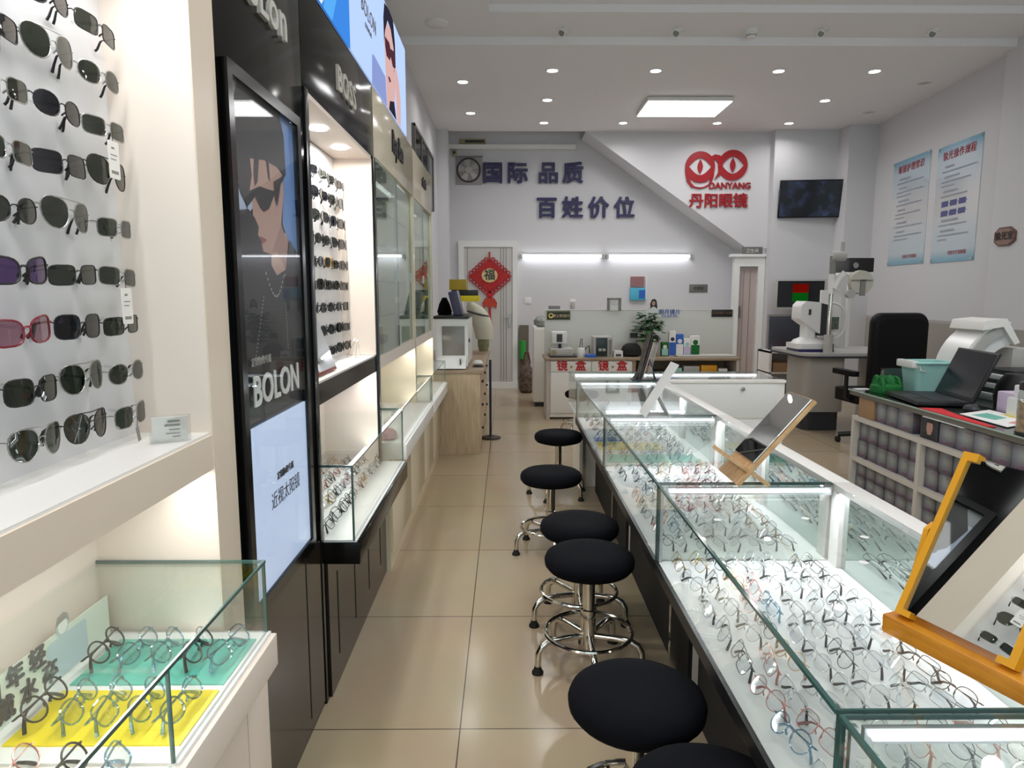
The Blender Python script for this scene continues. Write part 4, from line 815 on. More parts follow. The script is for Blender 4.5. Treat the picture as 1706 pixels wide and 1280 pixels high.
solo('dark_board', bx(3.28, 3.78, 8.6, 8.64, .72, 1.14), mat('board_blue_grey', '#3b3f49', .4), 'dark blue-grey upright board under the monitor', 'board', None, .006)
t = thing('side_cabinet', 'low white open cabinet beside the refraction table', 'cabinet', (3.4, 8.6, 0))
make('carcass', B().box(3.20, 3.23, 8.35, 8.75, 0, .72).box(3.57, 3.6, 8.35, 8.75, 0, .72).box(3.2, 3.6, 8.35, 8.75, .70, .72).box(3.2, 3.6, 8.35, 8.75, .45, .465).box(3.2, 3.6, 8.35, 8.75, .18, .195).box(3.2, 3.6, 8.73, 8.75, 0, .72), 'white', t)
solo('orange_tray', bx(3.38, 3.62, 8.36, 8.6, .721, .75), mat('tray_orange', '#c0553a', .5), 'small orange-red tray on the low white cabinet', 'tray', None, .008)
solo('storage_box', bx(3.27, 3.5, 8.40, 8.65, .467, .58), 'kraft', 'brown box inside the low white cabinet', 'box', None, .004)
# posters on the angled wall: u runs along the wall away from the viewer
dW = Vector((4.92 - 4.67, 9.5 - 6.65, 0)).normalized()
PU = -dW                       # reading direction seen from inside the room
bl = mat('poster_blue_band', '#4f93b5', .12); bw = mat('poster_body', '#b3c6d2', .1, coat=.4)
nt = bw.node_tree; tc = nt.nodes.new('ShaderNodeTexCoord'); sp = nt.nodes.new('ShaderNodeSeparateXYZ'); r_ = nt.nodes.new('ShaderNodeValToRGB'); r_.color_ramp.interpolation = 'EASE'
for i, (p_, c_) in enumerate(((.0, '#7fb0c6'), (.12, '#c6d3da'), (.5, '#dcdcdd'), (.86, '#c3d3de'), (1, '#7eb0ca'))):
    e_ = r_.color_ramp.elements[i] if i < 2 else r_.color_ramp.elements.new(p_)
    e_.position = p_; e_.color = lin(c_)
nt.links.new(tc.outputs['Generated'], sp.inputs[0]); nt.links.new(sp.outputs['Z'], r_.inputs[0]); nt.links.new(r_.outputs[0], nt.nodes['Principled BSDF'].inputs['Base Color'])
def wall_poster(s0, s1, z0, z1, title, lab, seed):
    """s measured along the wall from its near end (4.67, 6.65)"""
    rr_ = random.Random(seed); P0 = Vector((4.67, 6.65, 0)); nrm = Vector((-dW.y, dW.x, 0))
    at = lambda s, z, off: P0 + dW * s + nrm * off + Vector((0, 0, z))
    t = thing('wall_poster', lab, 'poster', at((s0 + s1) / 2, z0, .004), 0, 'blue wall posters')
    b = B(); b.loft([[at(s0, z0, 0), at(s1, z0, 0), at(s1, z0, .008), at(s0, z0, .008)], [at(s0, z1, 0), at(s1, z1, 0), at(s1, z1, .008), at(s0, z1, .008)]], 0, True, False, False)
    make('panel', b, bw, t)
    W_ = s1 - s0; O = at(s1, z0, .0095)
    text('title', title, .10, 'logored', at(s1 - W_ * .5, z1 - .115, .0095), PU, Z_, t, ext=.0004, off=.0012, sx=1, space=1.1)
    ly = []; z = z1 - .25
    zz = z1 - z0 - .24
    for para in range(6):
        n_ = rr_.randint(2, 3)
        for k in range(n_):
            if zz < .17: break
            x = W_ * (.14 if k else .2); ln_ = W_ * (rr_.uniform(.6, .78) if 0 < k < n_ - 1 or k == 1 else rr_.uniform(.2, .4))
            xx = x
            while xx < x + ln_:
                w_ = rr_.uniform(.012, .022); ly.append((0, rect(xx, xx + w_, zz, zz + (.019 if k else .024)))); xx += w_ + .007
            zz -= .046
        zz -= .016
        if seed == 2 and para == 2:
            for row in range(2):
                for c_ in range(3): ly.append((1, rect(W_ * (.18 + .2 * c_), W_ * (.34 + .2 * c_), zz - .04, zz + .02))); ly.append((1, rect(W_ * (.34 + .2 * c_), W_ * (.38 + .2 * c_), zz - .012, zz - .006)))
                zz -= .10
    art('lettering', ly, [mat('print_grey', '#a0a6b3', .5), mat('print_violet', '#5a5f90', .5)], O, PU, Z_, t, 0)
    text('footer', '丹阳市华美眼镜', .05, 'logored', at(s1 - W_ * .62, z0 + .09, .0095), PU, Z_, t, ext=.0005)
    for s_ in (s0 + .025, s1 - .025):
        for z_ in (z0 + .02, z1 - .02): make('standoff', B().cyl(at(s_, z_, 0), at(s_, z_, .022), .013, n=12), 'chrome', t)
wall_poster(.36, 1.20, 1.76, 3.0, '验光操作规程', 'blue-edged wall poster next to the brown plaque', 2)
wall_poster(1.36, 2.25, 1.77, 3.03, '眼镜护理常识', 'blue-edged wall poster next to the corner column', 1)
t = thing('room_plaque', 'small brown octagonal plaque with black characters on the side wall', 'plaque', (4.59, 6.44, 1.86))
oc = [(6.58, 1.90), (6.58, 1.985), (6.52, 2.03), (6.38, 2.03), (6.31, 1.985), (6.31, 1.90), (6.38, 1.86), (6.52, 1.86)]
make('plate', B().prism(oc, 'x', 4.585, 4.6), mat('plaque_brown', '#6b4a3e', .35), t, .002)
make('face', B().prism([(6.445 + (a - 6.445) * .88, 1.945 + (b_ - 1.945) * .86) for a, b_ in oc], 'x', 4.581, 4.586), mat('plaque_tan', '#8f7264', .35), t)
text('lettering', '验光室', .08, 'blackm', (4.5795, 6.445, 1.945), (0, -1, 0), Z_, t, off=.0012)

# ------------------------------------------------------------------ back counter with its partition
t = thing('back_counter', 'low wood-topped counter with two white drawers lettered in red', 'counter', (1.5, 8.0, 0))
Y0 = 7.75
make('worktop', B().box(.43, 2.63, Y0 - .02, 8.27, .672, .70), 'oak', t, .002)
make('side_panel', bx(.45, .49, Y0, 8.25, 0, .672), 'deskwood', t)
make('carcass', B().box(.49, 1.42, Y0 + .02, 8.25, 0.02, .672), 'white', t)
for i in range(2):
    x0 = .497 + .467 * i; dr = make('drawer', bx(x0, x0 + .455, Y0, Y0 + .02, .545, .664), 'white', t, .002)
    text('lettering', '镜', .125, 'red', (x0 + .13, Y0 - .001, .605), X_, Z_, dr, off=.004); text('lettering', '盒', .125, 'red', (x0 + .34, Y0 - .001, .605), X_, Z_, dr, off=.004)
    make('knob', B().lathe((0, 0, 0), [(.006, 0), (.006, .012), (.012, .018), (.001, .026)], 14).xf(Matrix.Translation((x0 + .235, Y0, .602)) @ Matrix.Rotation(PI / 2, 4, 'X')), 'brass', dr)
    make('door', bx(x0, x0 + .455, Y0, Y0 + .02, .07, .538), 'white', t, .002)
make('post', bx(1.42, 1.46, Y0, 8.25, 0, .672), 'oak', t)
make('open_shelf', B().box(1.46, 2.60, Y0 + .01, 8.25, .50, .52).box(1.46, 2.6, 8.22, 8.25, .02, .672).box(1.46, 2.6, Y0 + .01, 8.25, .02, .05), 'oak', t)
make('side_panel', bx(2.60, 2.63, Y0, 8.25, 0, .672), 'deskwood', t)
for i, (x0, x1, h_, m) in enumerate(((1.52, 1.66, .09, 'kraft'), (1.88, 2.0, .06, 'mint'), (2.02, 2.2, .08, 'lgrey'), (2.22, 2.40, .09, 'orangef'), (2.42, 2.52, .05, 'whiteg'))):
    solo('carton', bx(x0, x1, Y0 + .06, Y0 + .2, .521, .521 + h_), m, f'small carton in the open shelf of the back counter, {NUM[i]} from the drawers', 'carton', None, .004)
t = thing('partition', 'low white partition board standing behind the back counter', 'partition', (1.6, 8.27, 0))
make('board', bx(.455, 2.72, 8.275, 8.305, 0, 1.225), mat('partition_white', '#d8d9d2', .25), t, .003)
make('cap', bx(.45, 2.725, 8.27, 8.31, 1.225, 1.232), 'white', t)
t = plate('board_sign', .48, .76, 1.11, 1.215, 8.272, mat('sign_olive', '#55602a', .4), 'olive and black sign on the aisle end of the partition', 'sign')
make('panel', bx(.49, .745, 8.258, 8.263, 1.122, 1.2), 'blackm', t); shape('emblem', [circ(.53, 1.16, .03, 20), circ(.53, 1.163, .018, 20)], 'brass', (0, 8.257, 0), X_, Z_, t)
text('lettering', '博士眼镜片', .042, 'gold', (.65, 8.256, 1.155), X_, Z_, t)
t = thing('board_advert', 'white advert strip with a dark-haired woman and blue characters on the partition', 'sign', (1.86, 8.26, 1.13))
make('strip', bx(1.67, 2.07, 8.265, 8.274, 1.14, 1.235), 'whitem', t)
art('portrait', [(0, [(1.66, 1.14), (1.82, 1.14), (1.82, 1.25), (1.78, 1.29), (1.70, 1.28), (1.66, 1.25)]), (1, [(1.715, 1.24), (1.71, 1.30), (1.73, 1.35), (1.76, 1.36), (1.785, 1.34), (1.795, 1.28), (1.80, 1.24)]), (2, circ(1.752, 1.305, .02, 16, .028)), (0, [(1.70, 1.14), (1.70, 1.23), (1.74, 1.265), (1.765, 1.265), (1.81, 1.23), (1.81, 1.14)])], ['whitem', 'blackm', 'skin'], (0, 8.262, 0), X_, Z_, t)
text('lettering', '明月镜片', .066, mat('print_blue', '#3d5aa8', .4), (1.945, 8.262, 1.20), X_, Z_, t, off=.001); text('lettering', '专业 品质 视界', .03, mat('print_blue2', '#4b6fc0', .4), (1.945, 8.262, 1.155), X_, Z_, t)
t = plate('board_sign', 2.45, 2.70, 1.145, 1.232, 8.272, 'blackm', 'small black sign with brown characters at the stair end of the partition', 'sign', '凯米镜片专柜', mat('print_brown', '#7a5a3a', .5), .04)
plate('label_holder', .50, .64, 1.235, 1.275, 8.29, 'grey', 'small grey label holder on top of the partition near the aisle', 'label holder')
# machines on the back counter
ZT = .70
t = thing('lens_meter', 'beige lens-measuring machine at the aisle end of the back counter', 'lens machine', (.63, 7.95, ZT))
make('base', bx(.50, .76, 7.84, 8.12, ZT, ZT + .10), 'lgrey', t, .015); make('head', bx(.52, .70, 7.92, 8.15, ZT + .15, ZT + .285), 'whiteg', t, .012); make('neck', bx(.54, .68, 8.0, 8.14, ZT + .09, ZT + .16), 'whiteg', t); make('tray', bx(.49, .80, 7.80, 8.14, ZT, ZT + .018), 'blackm', t, .005)
make('dial', B().cyl((.54, 7.842, ZT + .055), (.54, 7.83, ZT + .055), .03, n=20), 'vent', t); make('display', bx(.575, .64, 7.915, 7.921, ZT + .17, ZT + .26), 'dark', t); make('lens_holder', B().cyl((.61, 7.9, ZT + .10), (.61, 7.9, ZT + .15), .018, n=16), 'blackm', t)
t = thing('frame_heater', 'small white cone-shaped heater with an upright nozzle on the back counter', 'frame heater', (.84, 7.95, ZT))
make('body', B().lathe((.855, 7.92, ZT), [(.05, 0), (.052, .03), (.05, .07), (.04, .10), (.03, .105)], 24), 'whiteg', t); make('nozzle', B().cyl((.855, 7.92, ZT + .10), (.86, 7.92, ZT + .21), .02, .012, 14), 'steel', t); make('cable', B().tube([(.88, 7.92, ZT + .02), (.92, 7.97, ZT + .10), (.96, 8.0, ZT + .12), (.97, 8.03, ZT + .03)], .006, 6), 'blackm', t)
t = thing('ultrasonic_cleaner', 'silver and dark green upright tester box on the back counter', 'tester', (1.10, 7.95, ZT))
make('body', bx(.99, 1.21, 7.86, 8.08, ZT, ZT + .235), 'lgrey', t, .012); make('front_panel', bx(1.02, 1.15, 7.852, 7.861, ZT + .01, ZT + .22), mat('panel_dark_green', '#1c2b2a', .3), t, .003); make('display', B().box(1.05, 1.085, 7.85, 7.853, ZT + .07, ZT + .10).box(1.095, 1.13, 7.85, 7.853, ZT + .07, ZT + .10), 'lgrey', t); make('side_vent', bx(1.17, 1.20, 7.852, 7.861, ZT + .03, ZT + .2), 'grey', t)
solo('blue_tray', bx(.90, 1.02, 7.80, 7.9, ZT, ZT + .035), 'blue', 'small blue tray in front of the silver tester', 'tray', None, .008)
solo('small_meter', B().box(1.23, 1.33, 7.86, 7.98, ZT, ZT + .07).box(1.25, 1.31, 7.855, 7.86, ZT + .01, ZT + .035, 1), ['whiteg', 'dark'], 'small white meter between the tester and the black bag', 'meter')
solo('black_bag', B().lathe((1.44, 7.95, ZT), [(.07, 0), (.115, .02), (.12, .07), (.10, .12), (.06, .15), (.001, .155)], 14, sy=.8), [mat('bag_black', '#141416', .8, noise=.3, nscale=25)], 'crumpled black bag beside the plant on the back counter', 'bag')
# plant
t = thing('potted_plant', 'leafy green plant in a pale pot on the back counter', 'plant', (1.66, 8.02, ZT))
make('pot', B().lathe((1.66, 8.02, ZT), [(.06, 0), (.072, .02), (.078, .15), (.083, .165), (.07, .166), (.065, .14), (.001, .14)], 24), mat('pot_pale', '#cfd0b8', .35), t)
fo = B(); st = B()
for k in range(120):
    a = R.uniform(0, 2 * PI); rr_ = R.uniform(.02, .15) * (1 if R.random() < .8 else 1.15); z = ZT + .16 + R.uniform(.0, .33); c_ = Vector((1.65 + rr_ * math.cos(a), 8.02 + rr_ * math.sin(a) * .6, z))
    d_ = Vector((math.cos(a), math.sin(a), R.uniform(-.7, .3))).normalized(); s_ = d_.cross(Vector((0, 0, 1))).normalized(); L_ = R.uniform(.065, .105); up = s_.cross(d_) * .012
    fo.add([c_, c_ + d_ * L_ * .3 + s_ * L_ * .38, c_ + d_ * L_ * .7 + s_ * L_ * .3, c_ + d_ * L_, c_ + d_ * L_ * .7 - s_ * L_ * .3, c_ + d_ * L_ * .3 - s_ * L_ * .38, c_ + d_ * L_ * .5 + up], [(0, 1, 6), (1, 2, 6), (2, 3, 6), (3, 4, 6), (4, 5, 6), (5, 0, 6)], k % 2)
    if k % 3 == 0: st.tube([(1.66, 8.02, ZT + .12), ((1.66 + c_.x) / 2, 8.02, (ZT + .25 + c_.z) / 2), tuple(c_)], .003, 4)
make('foliage', fo, ['leaf', mat('leaf_dark', '#1f3f20', .4)], t); make('stem', st, 'leaf', t)
t = thing('drink_carton', 'dark printed carton standing behind the black bag beside the plant', 'carton', (1.54, 8.1, ZT)); make('box', bx(1.46, 1.55, 8.16, 8.22, ZT, ZT + .27), 'lgrey', t, .003); make('print', bx(1.46, 1.55, 8.158, 8.161, ZT + .2, ZT + .26), 'dark', t)
def care(x0, x1, h_, cols, lab):
    t = thing('care_box', lab, 'product box', ((x0 + x1) / 2, 8.0, ZT), 0, 'lens care boxes on the back counter')
    make('box', bx(x0, x1, 7.98, 8.05, ZT, ZT + h_), cols[0], t, .002); make('print', bx(x0 + .002, x1 - .002, 7.977, 7.981, ZT + .01, ZT + h_ * .55), cols[1], t)
    make('emblem', B().prism(circ((x0 + x1) / 2, ZT + h_ * .68, (x1 - x0) * .3, 16), 'y', 7.976, 7.98), cols[2], t)
care(1.80, 1.875, .16, ('green', 'mint', 'white'), 'green lens care box closest to the plant')
care(1.885, 1.96, .29, ('white', 'blue', 'purple'), 'tall blue and white lens care box, taller than its neighbours')
care(1.965, 2.05, .255, ('blue', 'whitem', 'white'), 'blue lens care box with a white drop shape')
care(2.055, 2.135, .20, ('white', 'lilac', 'mint'), 'white and pale lilac lens care box')
care(2.14, 2.24, .235, ('white', 'green', 'green'), 'green and white lens care box with a red band at the row end')
solo('flat_tray', bx(1.95, 2.62, 7.82, 8.1, ZT, ZT + .02), 'lgrey', 'flat pale tray along the stair end of the back counter', 'tray', None, .004)
# behind the partition, aisle side
t = thing('corner_cabinet', 'narrow white cabinet behind the partition by the aisle', 'cabinet', (.42, 8.9, 0))
make('body', bx(.34, .60, 8.62, 9.1, .06, 1.0), 'white', t, .003); make('door', bx(.345, .595, 8.605, 8.62, .08, .98), 'white', t, .002); make('leg', bx(.36, .58, 8.66, 9.06, 0, .06), 'blackm', t)
solo('plastic_bag', B().lathe((.46, 8.8, 1.0), [(.06, 0), (.10, .03), (.11, .08), (.07, .13), (.02, .15), (.001, .15)], 12, sx=1.1), [mat('bag_clear_grey', '#8f928e', .35, noise=.4, nscale=30)], 'crumpled grey plastic bag on the narrow white cabinet', 'bag')
t = thing('wine_jar', 'dark patterned jar with a rope top on the floor by the pale door', 'jar', (.30, 9.9, 0))
make('body', B().lathe((.29, 9.9, 0), [(.08, 0), (.115, .04), (.12, .22), (.11, .30), (.06, .38), (.045, .44)], 24), [mat('jar_pattern', '#5d4c40', .4, noise=.8, nscale=25)], t); make('rope', B().tube([(.24, 9.9, .42), (.27, 9.9, .58), (.31, 9.9, .58), (.34, 9.9, .42)], .012, 8), mat('rope_red', '#6e2a22', .7), t)
solo('wall_corner_board', bx(.19, .33, 10.33, 10.38, .12, .95), mat('board_brown', '#6f665a', .6), 'dark brown board leaning against the wall beside the door', 'board')
solo('green_mat_roll', B().cyl((.24, 10.28, .45), (.24, 10.28, .72), .05, n=16), mat('bright_green', '#2f9a3e', .6), 'small bright green roll beside the door', 'roll')

# ------------------------------------------------------------------ wooden desk with edging machine
t = thing('wooden_desk', 'pale ash desk with drawers at the end of the cabinet wall', 'desk', (-.55, 7.0, 0))
make('end_panel', bx(-.93, -.235, 6.03, 6.06, 0, .725), 'ash', t); make('worktop', bx(-.94, -.20, 6.02, 8.2, .725, .755), 'oak', t, .002); make('back_panel', bx(-.93, -.25, 8.15, 8.18, 0, .725), 'ash', t)
make('carcass', bx(-.93, -.26, 6.06, 8.15, .03, .725), 'deskwood', t)
for i in range(3):
    for j in range(3): dr = make('drawer', bx(-.26, -.235, 6.08 + .69 * i, 6.75 + .69 * i, .06 + .22 * j, .265 + .22 * j), 'ash', t, .002); make('knob', B().cyl((-.235, 6.41 + .69 * i, .17 + .22 * j), (-.215, 6.41 + .69 * i, .17 + .22 * j), .012, n=12), 'blackm', dr)
t = thing('lens_edger', 'white lens edging machine with a grey window on the wooden desk', 'edging machine', (-.48, 6.5, .755))
make('body', B().prism([(-.64, .775), (-.345, .775), (-.345, 1.20), (-.64, 1.20)], 'y', 6.16, 6.95), 'whiteg', t, .02); make('foot', bx(-.62, -.37, 6.2, 6.9, .755, .776), 'blackm', t)
make('window', bx(-.575, -.375, 6.15, 6.162, .875, 1.135), mat('edger_window', '#86817a', .2), t, .004); make('front_tray', B().prism([(6.05, .765), (6.16, .765), (6.16, .875), (6.14, .875)], 'x', -.63, -.36), 'whiteg', t, .006); make('slot', bx(-.415, -.405, 6.075, 6.1, .78, .85), 'dark', t); make('button', B().cyl((-.345, 6.3, 1.0), (-.335, 6.3, 1.0), .018, n=12), 'blackm', t)
make('top_plate', bx(-.65, -.34, 6.15, 6.96, 1.20, 1.225), 'blackm', t, .004)
solo('file_folder', B().box(-.47, -.39, 6.2, 6.5, 1.228, 1.45).xf(Matrix.Translation((-.43, 0, 1.228)) @ Matrix.Rotation(math.radians(-14), 4, 'Y') @ Matrix.Translation((.43, 0, -1.228))), [mat('folder_indigo', '#3a3652', .35)], 'dark indigo file box tilted on the white edging machine', 'file box', None, .004)
solo('tool_tangle', B().lathe((-.58, 6.5, 1.226), [(.06, 0), (.07, .03), (.05, .10), (.02, .16), (.001, .16)], 10), ['navy'], 'dark tangle of tools on the white edging machine', 'tools')
t = thing('tool_shelf', 'stacked yellow and black tool boxes above the edging machine', 'tool boxes', (-.5, 7.4, 1.43))
make('box', bx(-.60, -.42, 7.3, 7.5, 1.46, 1.57), mat('box_mustard', '#b59a2a', .5), t, .006); make('black_box', bx(-.58, -.30, 7.32, 7.5, 1.40, 1.46), 'blackm', t, .01); make('yellow_ruler', bx(-.50, -.28, 7.26, 7.30, 1.34, 1.40), 'yellow', t, .004); make('post', bx(-.56, -.50, 7.5, 7.56, .755, 1.46), 'lgrey', t); make('arm', bx(-.56, -.30, 7.48, 7.54, 1.36, 1.40), 'lgrey', t)
t = thing('hanging_coat', 'cream coat with dark shoulder stripes hanging behind the edging machine', 'coat', (-.33, 7.7, .92))
make('coat', B().loft([[(cx + rx * math.cos(2 * PI * i / 20) * (1 + .06 * math.sin(5 * 2 * PI * i / 20)), 7.75 + ry * math.sin(2 * PI * i / 20), z) for i in range(20)] for z, rx, ry, cx in ((.92, .10, .13, -.245), (1.05, .11, .13, -.265), (1.18, .115, .13, -.31), (1.27, .09, .10, -.36), (1.325, .03, .05, -.40))]), mat('coat_cream', '#c9c6b2', .8), t)
make('stripe', B().tube([(-.318 + .117 * math.cos(a), 7.75 + .133 * math.sin(a), 1.20 - .25 * (.117 * math.cos(a))) for a in [2 * PI * i / 24 for i in range(24)]], .012, 6, 0, True), 'dark', t); make('hook', B().tube([(-.40, 7.75, 1.32), (-.40, 7.75, 1.40), (-.36, 7.6, 1.40), (-.48, 7.52, 1.40)], .006, 6), 'steel', t)
solo('green_pouch', B().lathe((-.27, 8.05, .756), [(.05, 0), (.065, .06), (.07, .20), (.05, .30), (.02, .34), (.001, .34)], 14), [mat('pouch_olive', '#8a8c68', .8, noise=.2, nscale=20)], 'olive pouch beside the cream coat on the wooden desk', 'pouch')
solo('crumpled_tissue', B().lathe((-.27, 6.45, .756), [(.03, 0), (.05, .02), (.035, .045), (.001, .05)], 9), 'whitem', 'crumpled white tissue on the wooden desk beside the edging machine', 'tissue')
solo('dark_cable_coil', B().tube([(-.26 + .05 * math.cos(.9 * i), 6.28 + .05 * math.sin(.9 * i), .763 + .002 * (i % 3)) for i in range(20)], .005, 5), 'blackm', 'small dark cable on the edge of the wooden desk', 'cable')
t = thing('mop_pole', 'thin dark pole on a round black base beside the wooden desk', 'pole', (-.13, 6.75, 0))
make('base', B().lathe((-.16, 6.72, 0), [(.001, 0), (.10, 0), (.10, .012), (.03, .03), (.001, .03)], 28), mat('base_brown', '#2c221d', .4), t); make('pole', B().cyl((-.16, 6.72, .03), (-.16, 6.72, .78), .012, n=12), mat('pole_indigo', '#23243c', .4), t)

# ------------------------------------------------------------------ refraction corner
KEEP = set(bpy.data.objects)
t = thing('refraction_table', 'grey-topped refraction table with a rounded beige pedestal', 'instrument table', (3.4, 7.4, 0))
make('pedestal', B().prism(rrect(2.96, 3.40, 7.05, 7.55, .08), 'z', .20, .775), mat('pedestal_beige', '#a8a49c', .4), t)
make('plinth', B().prism(rrect(2.99, 3.37, 7.08, 7.52, .07), 'z', 0, .20), 'dark', t)
make('tabletop', B().prism(rrect(2.92, 4.1, 7.0, 7.95, .12), 'z', .785, .815), 'lgrey', t); make('top_edge', B().prism(rrect(2.91, 4.11, 6.99, 7.96, .125), 'z', .765, .786), 'dark', t)
make('leg', bx(3.95, 4.05, 7.6, 7.9, 0, .765), 'lgrey', t)
t = thing('autorefractor', 'white and dark eye-measuring machine with a chin-rest frame', 'eye machine', (3.1, 7.2, .815))
wh = 'whiteg'
make('base', B().prism(rrect(2.93, 3.30, 7.08, 7.42, .05), 'z', .845, .90), wh, t, .008); make('base_plate', B().prism(rrect(2.95, 3.32, 7.06, 7.44, .04), 'z', .815, .845), 'purple', t)
make('shoulder', B().loft([[(2.93 + .0 + (.18 + k * 0) * (1 + math.cos(2 * PI * i / 24)) * s_ + (.18 * (1 - s_)), 7.25 + .14 * s_ * math.sin(2 * PI * i / 24), z) for i in range(24)] for k, (z, s_) in enumerate(((.90, 1), (.935, .85), (.96, .5)))]), wh, t)
make('neck', B().prism(rrect(3.04, 3.16, 7.17, 7.33, .03), 'z', .95, 1.16), wh, t)
make('head', B().prism([(2.97, 1.15), (3.18, 1.0), (3.18, 1.33), (3.02, 1.345), (2.975, 1.30)], 'y', 7.13, 7.37), wh, t, .018)
make('measuring_head', B().prism([(3.18, .98), (3.29, .99), (3.29, 1.30), (3.18, 1.325)], 'y', 7.15, 7.35), 'dark', t, .01); make('display', bx(3.05, 3.075, 7.124, 7.131, 1.20, 1.26), 'dark', t)
make('chin_rest_frame', B().tube([(3.36 + .0 * i, 7.25 + .135 * math.cos(2 * PI * i / 28), 1.13 + .19 * math.sin(2 * PI * i / 28)) for i in range(28)], .013, 8, 0, True).xf(Matrix.Translation((3.36, 7.25, 0)) @ Matrix.Rotation(math.radians(62), 4, 'Z') @ Matrix.Translation((-3.36, -7.25, 0))), wh, t)
make('chin_rest', B().box(3.32, 3.40, 7.2, 7.3, .99, 1.01).cyl((3.36, 7.25, .845), (3.36, 7.25, .95), .025, n=14), wh, t); make('joystick', B().cyl((3.30, 7.10, .845), (3.30, 7.10, .90), .018, n=12), 'blackm', t)
t = thing('instrument_stand', 'tall chrome and white instrument pole with jointed arm and a cream lens unit', 'instrument stand', (3.36, 7.55, .815))
make('socket', B().cyl((3.36, 7.5, .815), (3.36, 7.5, 1.0), .045, n=20), 'lgrey', t); make('pole', B().cyl((3.36, 7.5, 1.0), (3.36, 7.5, 1.42), .022, n=18), 'chrome', t); make('sleeve', B().cyl((3.36, 7.5, 1.42), (3.36, 7.5, 1.62), .03, n=18), wh, t); make('sleeve', B().cyl((3.36, 7.5, 1.62), (3.36, 7.5, 1.80), .032, n=18), 'grey', t)
make('elbow', B().cyl((3.34, 7.5, 1.80), (3.48, 7.5, 1.80), .05, n=18), 'lgrey', t, .01); make('top_knob', B().cyl((3.45, 7.5, 1.82), (3.45, 7.5, 1.94), .02, n=14), 'lgrey', t)
make('arm', B().tube([(3.38, 7.48, 1.47), (3.43, 7.47, 1.58), (3.47, 7.45, 1.635)], .033, 12), wh, t)
ph = make('lens_unit', B().cyl((3.60, 7.42, 1.535), (3.60, 7.36, 1.535), .12, .115, 28), mat('unit_cream', '#c9c5b8', .35), t); make('dial_column', bx(3.58, 3.63, 7.345, 7.365, 1.40, 1.56), 'grey', ph); make('cross_bar', bx(3.49, 3.70, 7.345, 7.36, 1.55, 1.56), 'grey', ph); make('foot_lens', B().cyl((3.49, 7.4, 1.42), (3.49, 7.34, 1.42), .045, n=18), 'lgrey', ph)
for o in set(bpy.data.objects) - KEEP:
    if not o.parent: o.location += Vector((.11, {'a': .10}.get(o.name[0], 0), 0)) if o.name[0] != 'i' else Vector((-.05, -.425, 0))
t = thing('chart_projector', 'black projector box on a white bracket beside the corner column', 'projector', (3.75, 7.6, 1.62))
make('body', bx(3.66, 3.93, 7.45, 7.75, 1.65, 1.80), 'blackm', t, .01); make('bracket', bx(3.66, 3.92, 7.45, 7.8, 1.615, 1.65), wh, t, .005); make('lens', B().cyl((3.72, 7.45, 1.72), (3.72, 7.42, 1.72), .03, n=16), 'steel', t); make('post', bx(3.82, 3.86, 7.76, 7.80, .815, 1.62), wh, t)
solo('backing_board', bx(3.56, 3.80, 7.85, 7.88, .815, 1.46), wh, 'upright cream board behind the instrument pole', 'board', None, .005)
t = thing('trial_lens_rack', 'greenish rack of trial lenses standing before the cream board', 'lens rack', (3.62, 7.8, .96)); make('rack', bx(3.50, 3.74, 7.76, 7.80, 1.02, 1.16), mat('rack_green_grey', '#5f6b60', .5, noise=.5, nscale=60), t, .004); make('post', bx(3.60, 3.64, 7.78, 7.80, .815, 1.02), 'grey', t)
# office chair
t = thing('office_chair', 'black high-backed leather office chair turned away behind the desk', 'chair', (3.46, 6.1, 0), math.radians(4))
T4 = chain(t)
def oc_(name, b, m, bev=0): return make(name, b.xf(T4), m, t, bev)
def cushion(x0, x1, y, z0, z1, th, bulge=.03):
    r = rrect(x0, x1, z0, z1, .09, 6); cx, cz = (x0 + x1) / 2, (z0 + z1) / 2; rings = []
    for u, s_ in ((-.5, .86), (-.42, .96), (-.2, 1), (.2, 1), (.42, .96), (.5, .86)): rings.append([(cx + (p[0] - cx) * s_, y + u * th - bulge * (1 - ((p[1] - cz) / (z1 - z0)) ** 2 * 2), cz + (p[1] - cz) * s_) for p in r])
    return B().loft(rings)
oc_('backrest', cushion(-.255, .255, .0, .50, 1.255, .11), 'leather'); oc_('seat', B().prism(rrect(-.26, .26, .05, .56, .10), 'z', .42, .53), 'leather', .03)
for sx in (-1, 1): a = oc_('armrest', B().prism(rrect(sx * .31 - .04, sx * .31 + .04, .06, .42, .035), 'z', .68, .725), 'leather', .012); oc_('arm_post', B().tube([(sx * .27, .22, .45), (sx * .31, .22, .47), (sx * .31, .22, .69)], .02, 10), 'blackm')
oc_('column', B().cyl((0, .28, .1), (0, .28, .42), .03, n=16), 'blackm')
for k in range(5):
    a = 2 * PI * k / 5; l = oc_('base_arm', B().tube([(0, .28, .12), (.28 * math.cos(a), .28 + .28 * math.sin(a), .075)], .025, 8), 'blackm')
    make('castor', B().cyl((.28 * math.cos(a) - .015, .28 + .28 * math.sin(a), .028), (.28 * math.cos(a) + .015, .28 + .28 * math.sin(a), .028), .028, n=14).xf(T4), 'rubber', l)

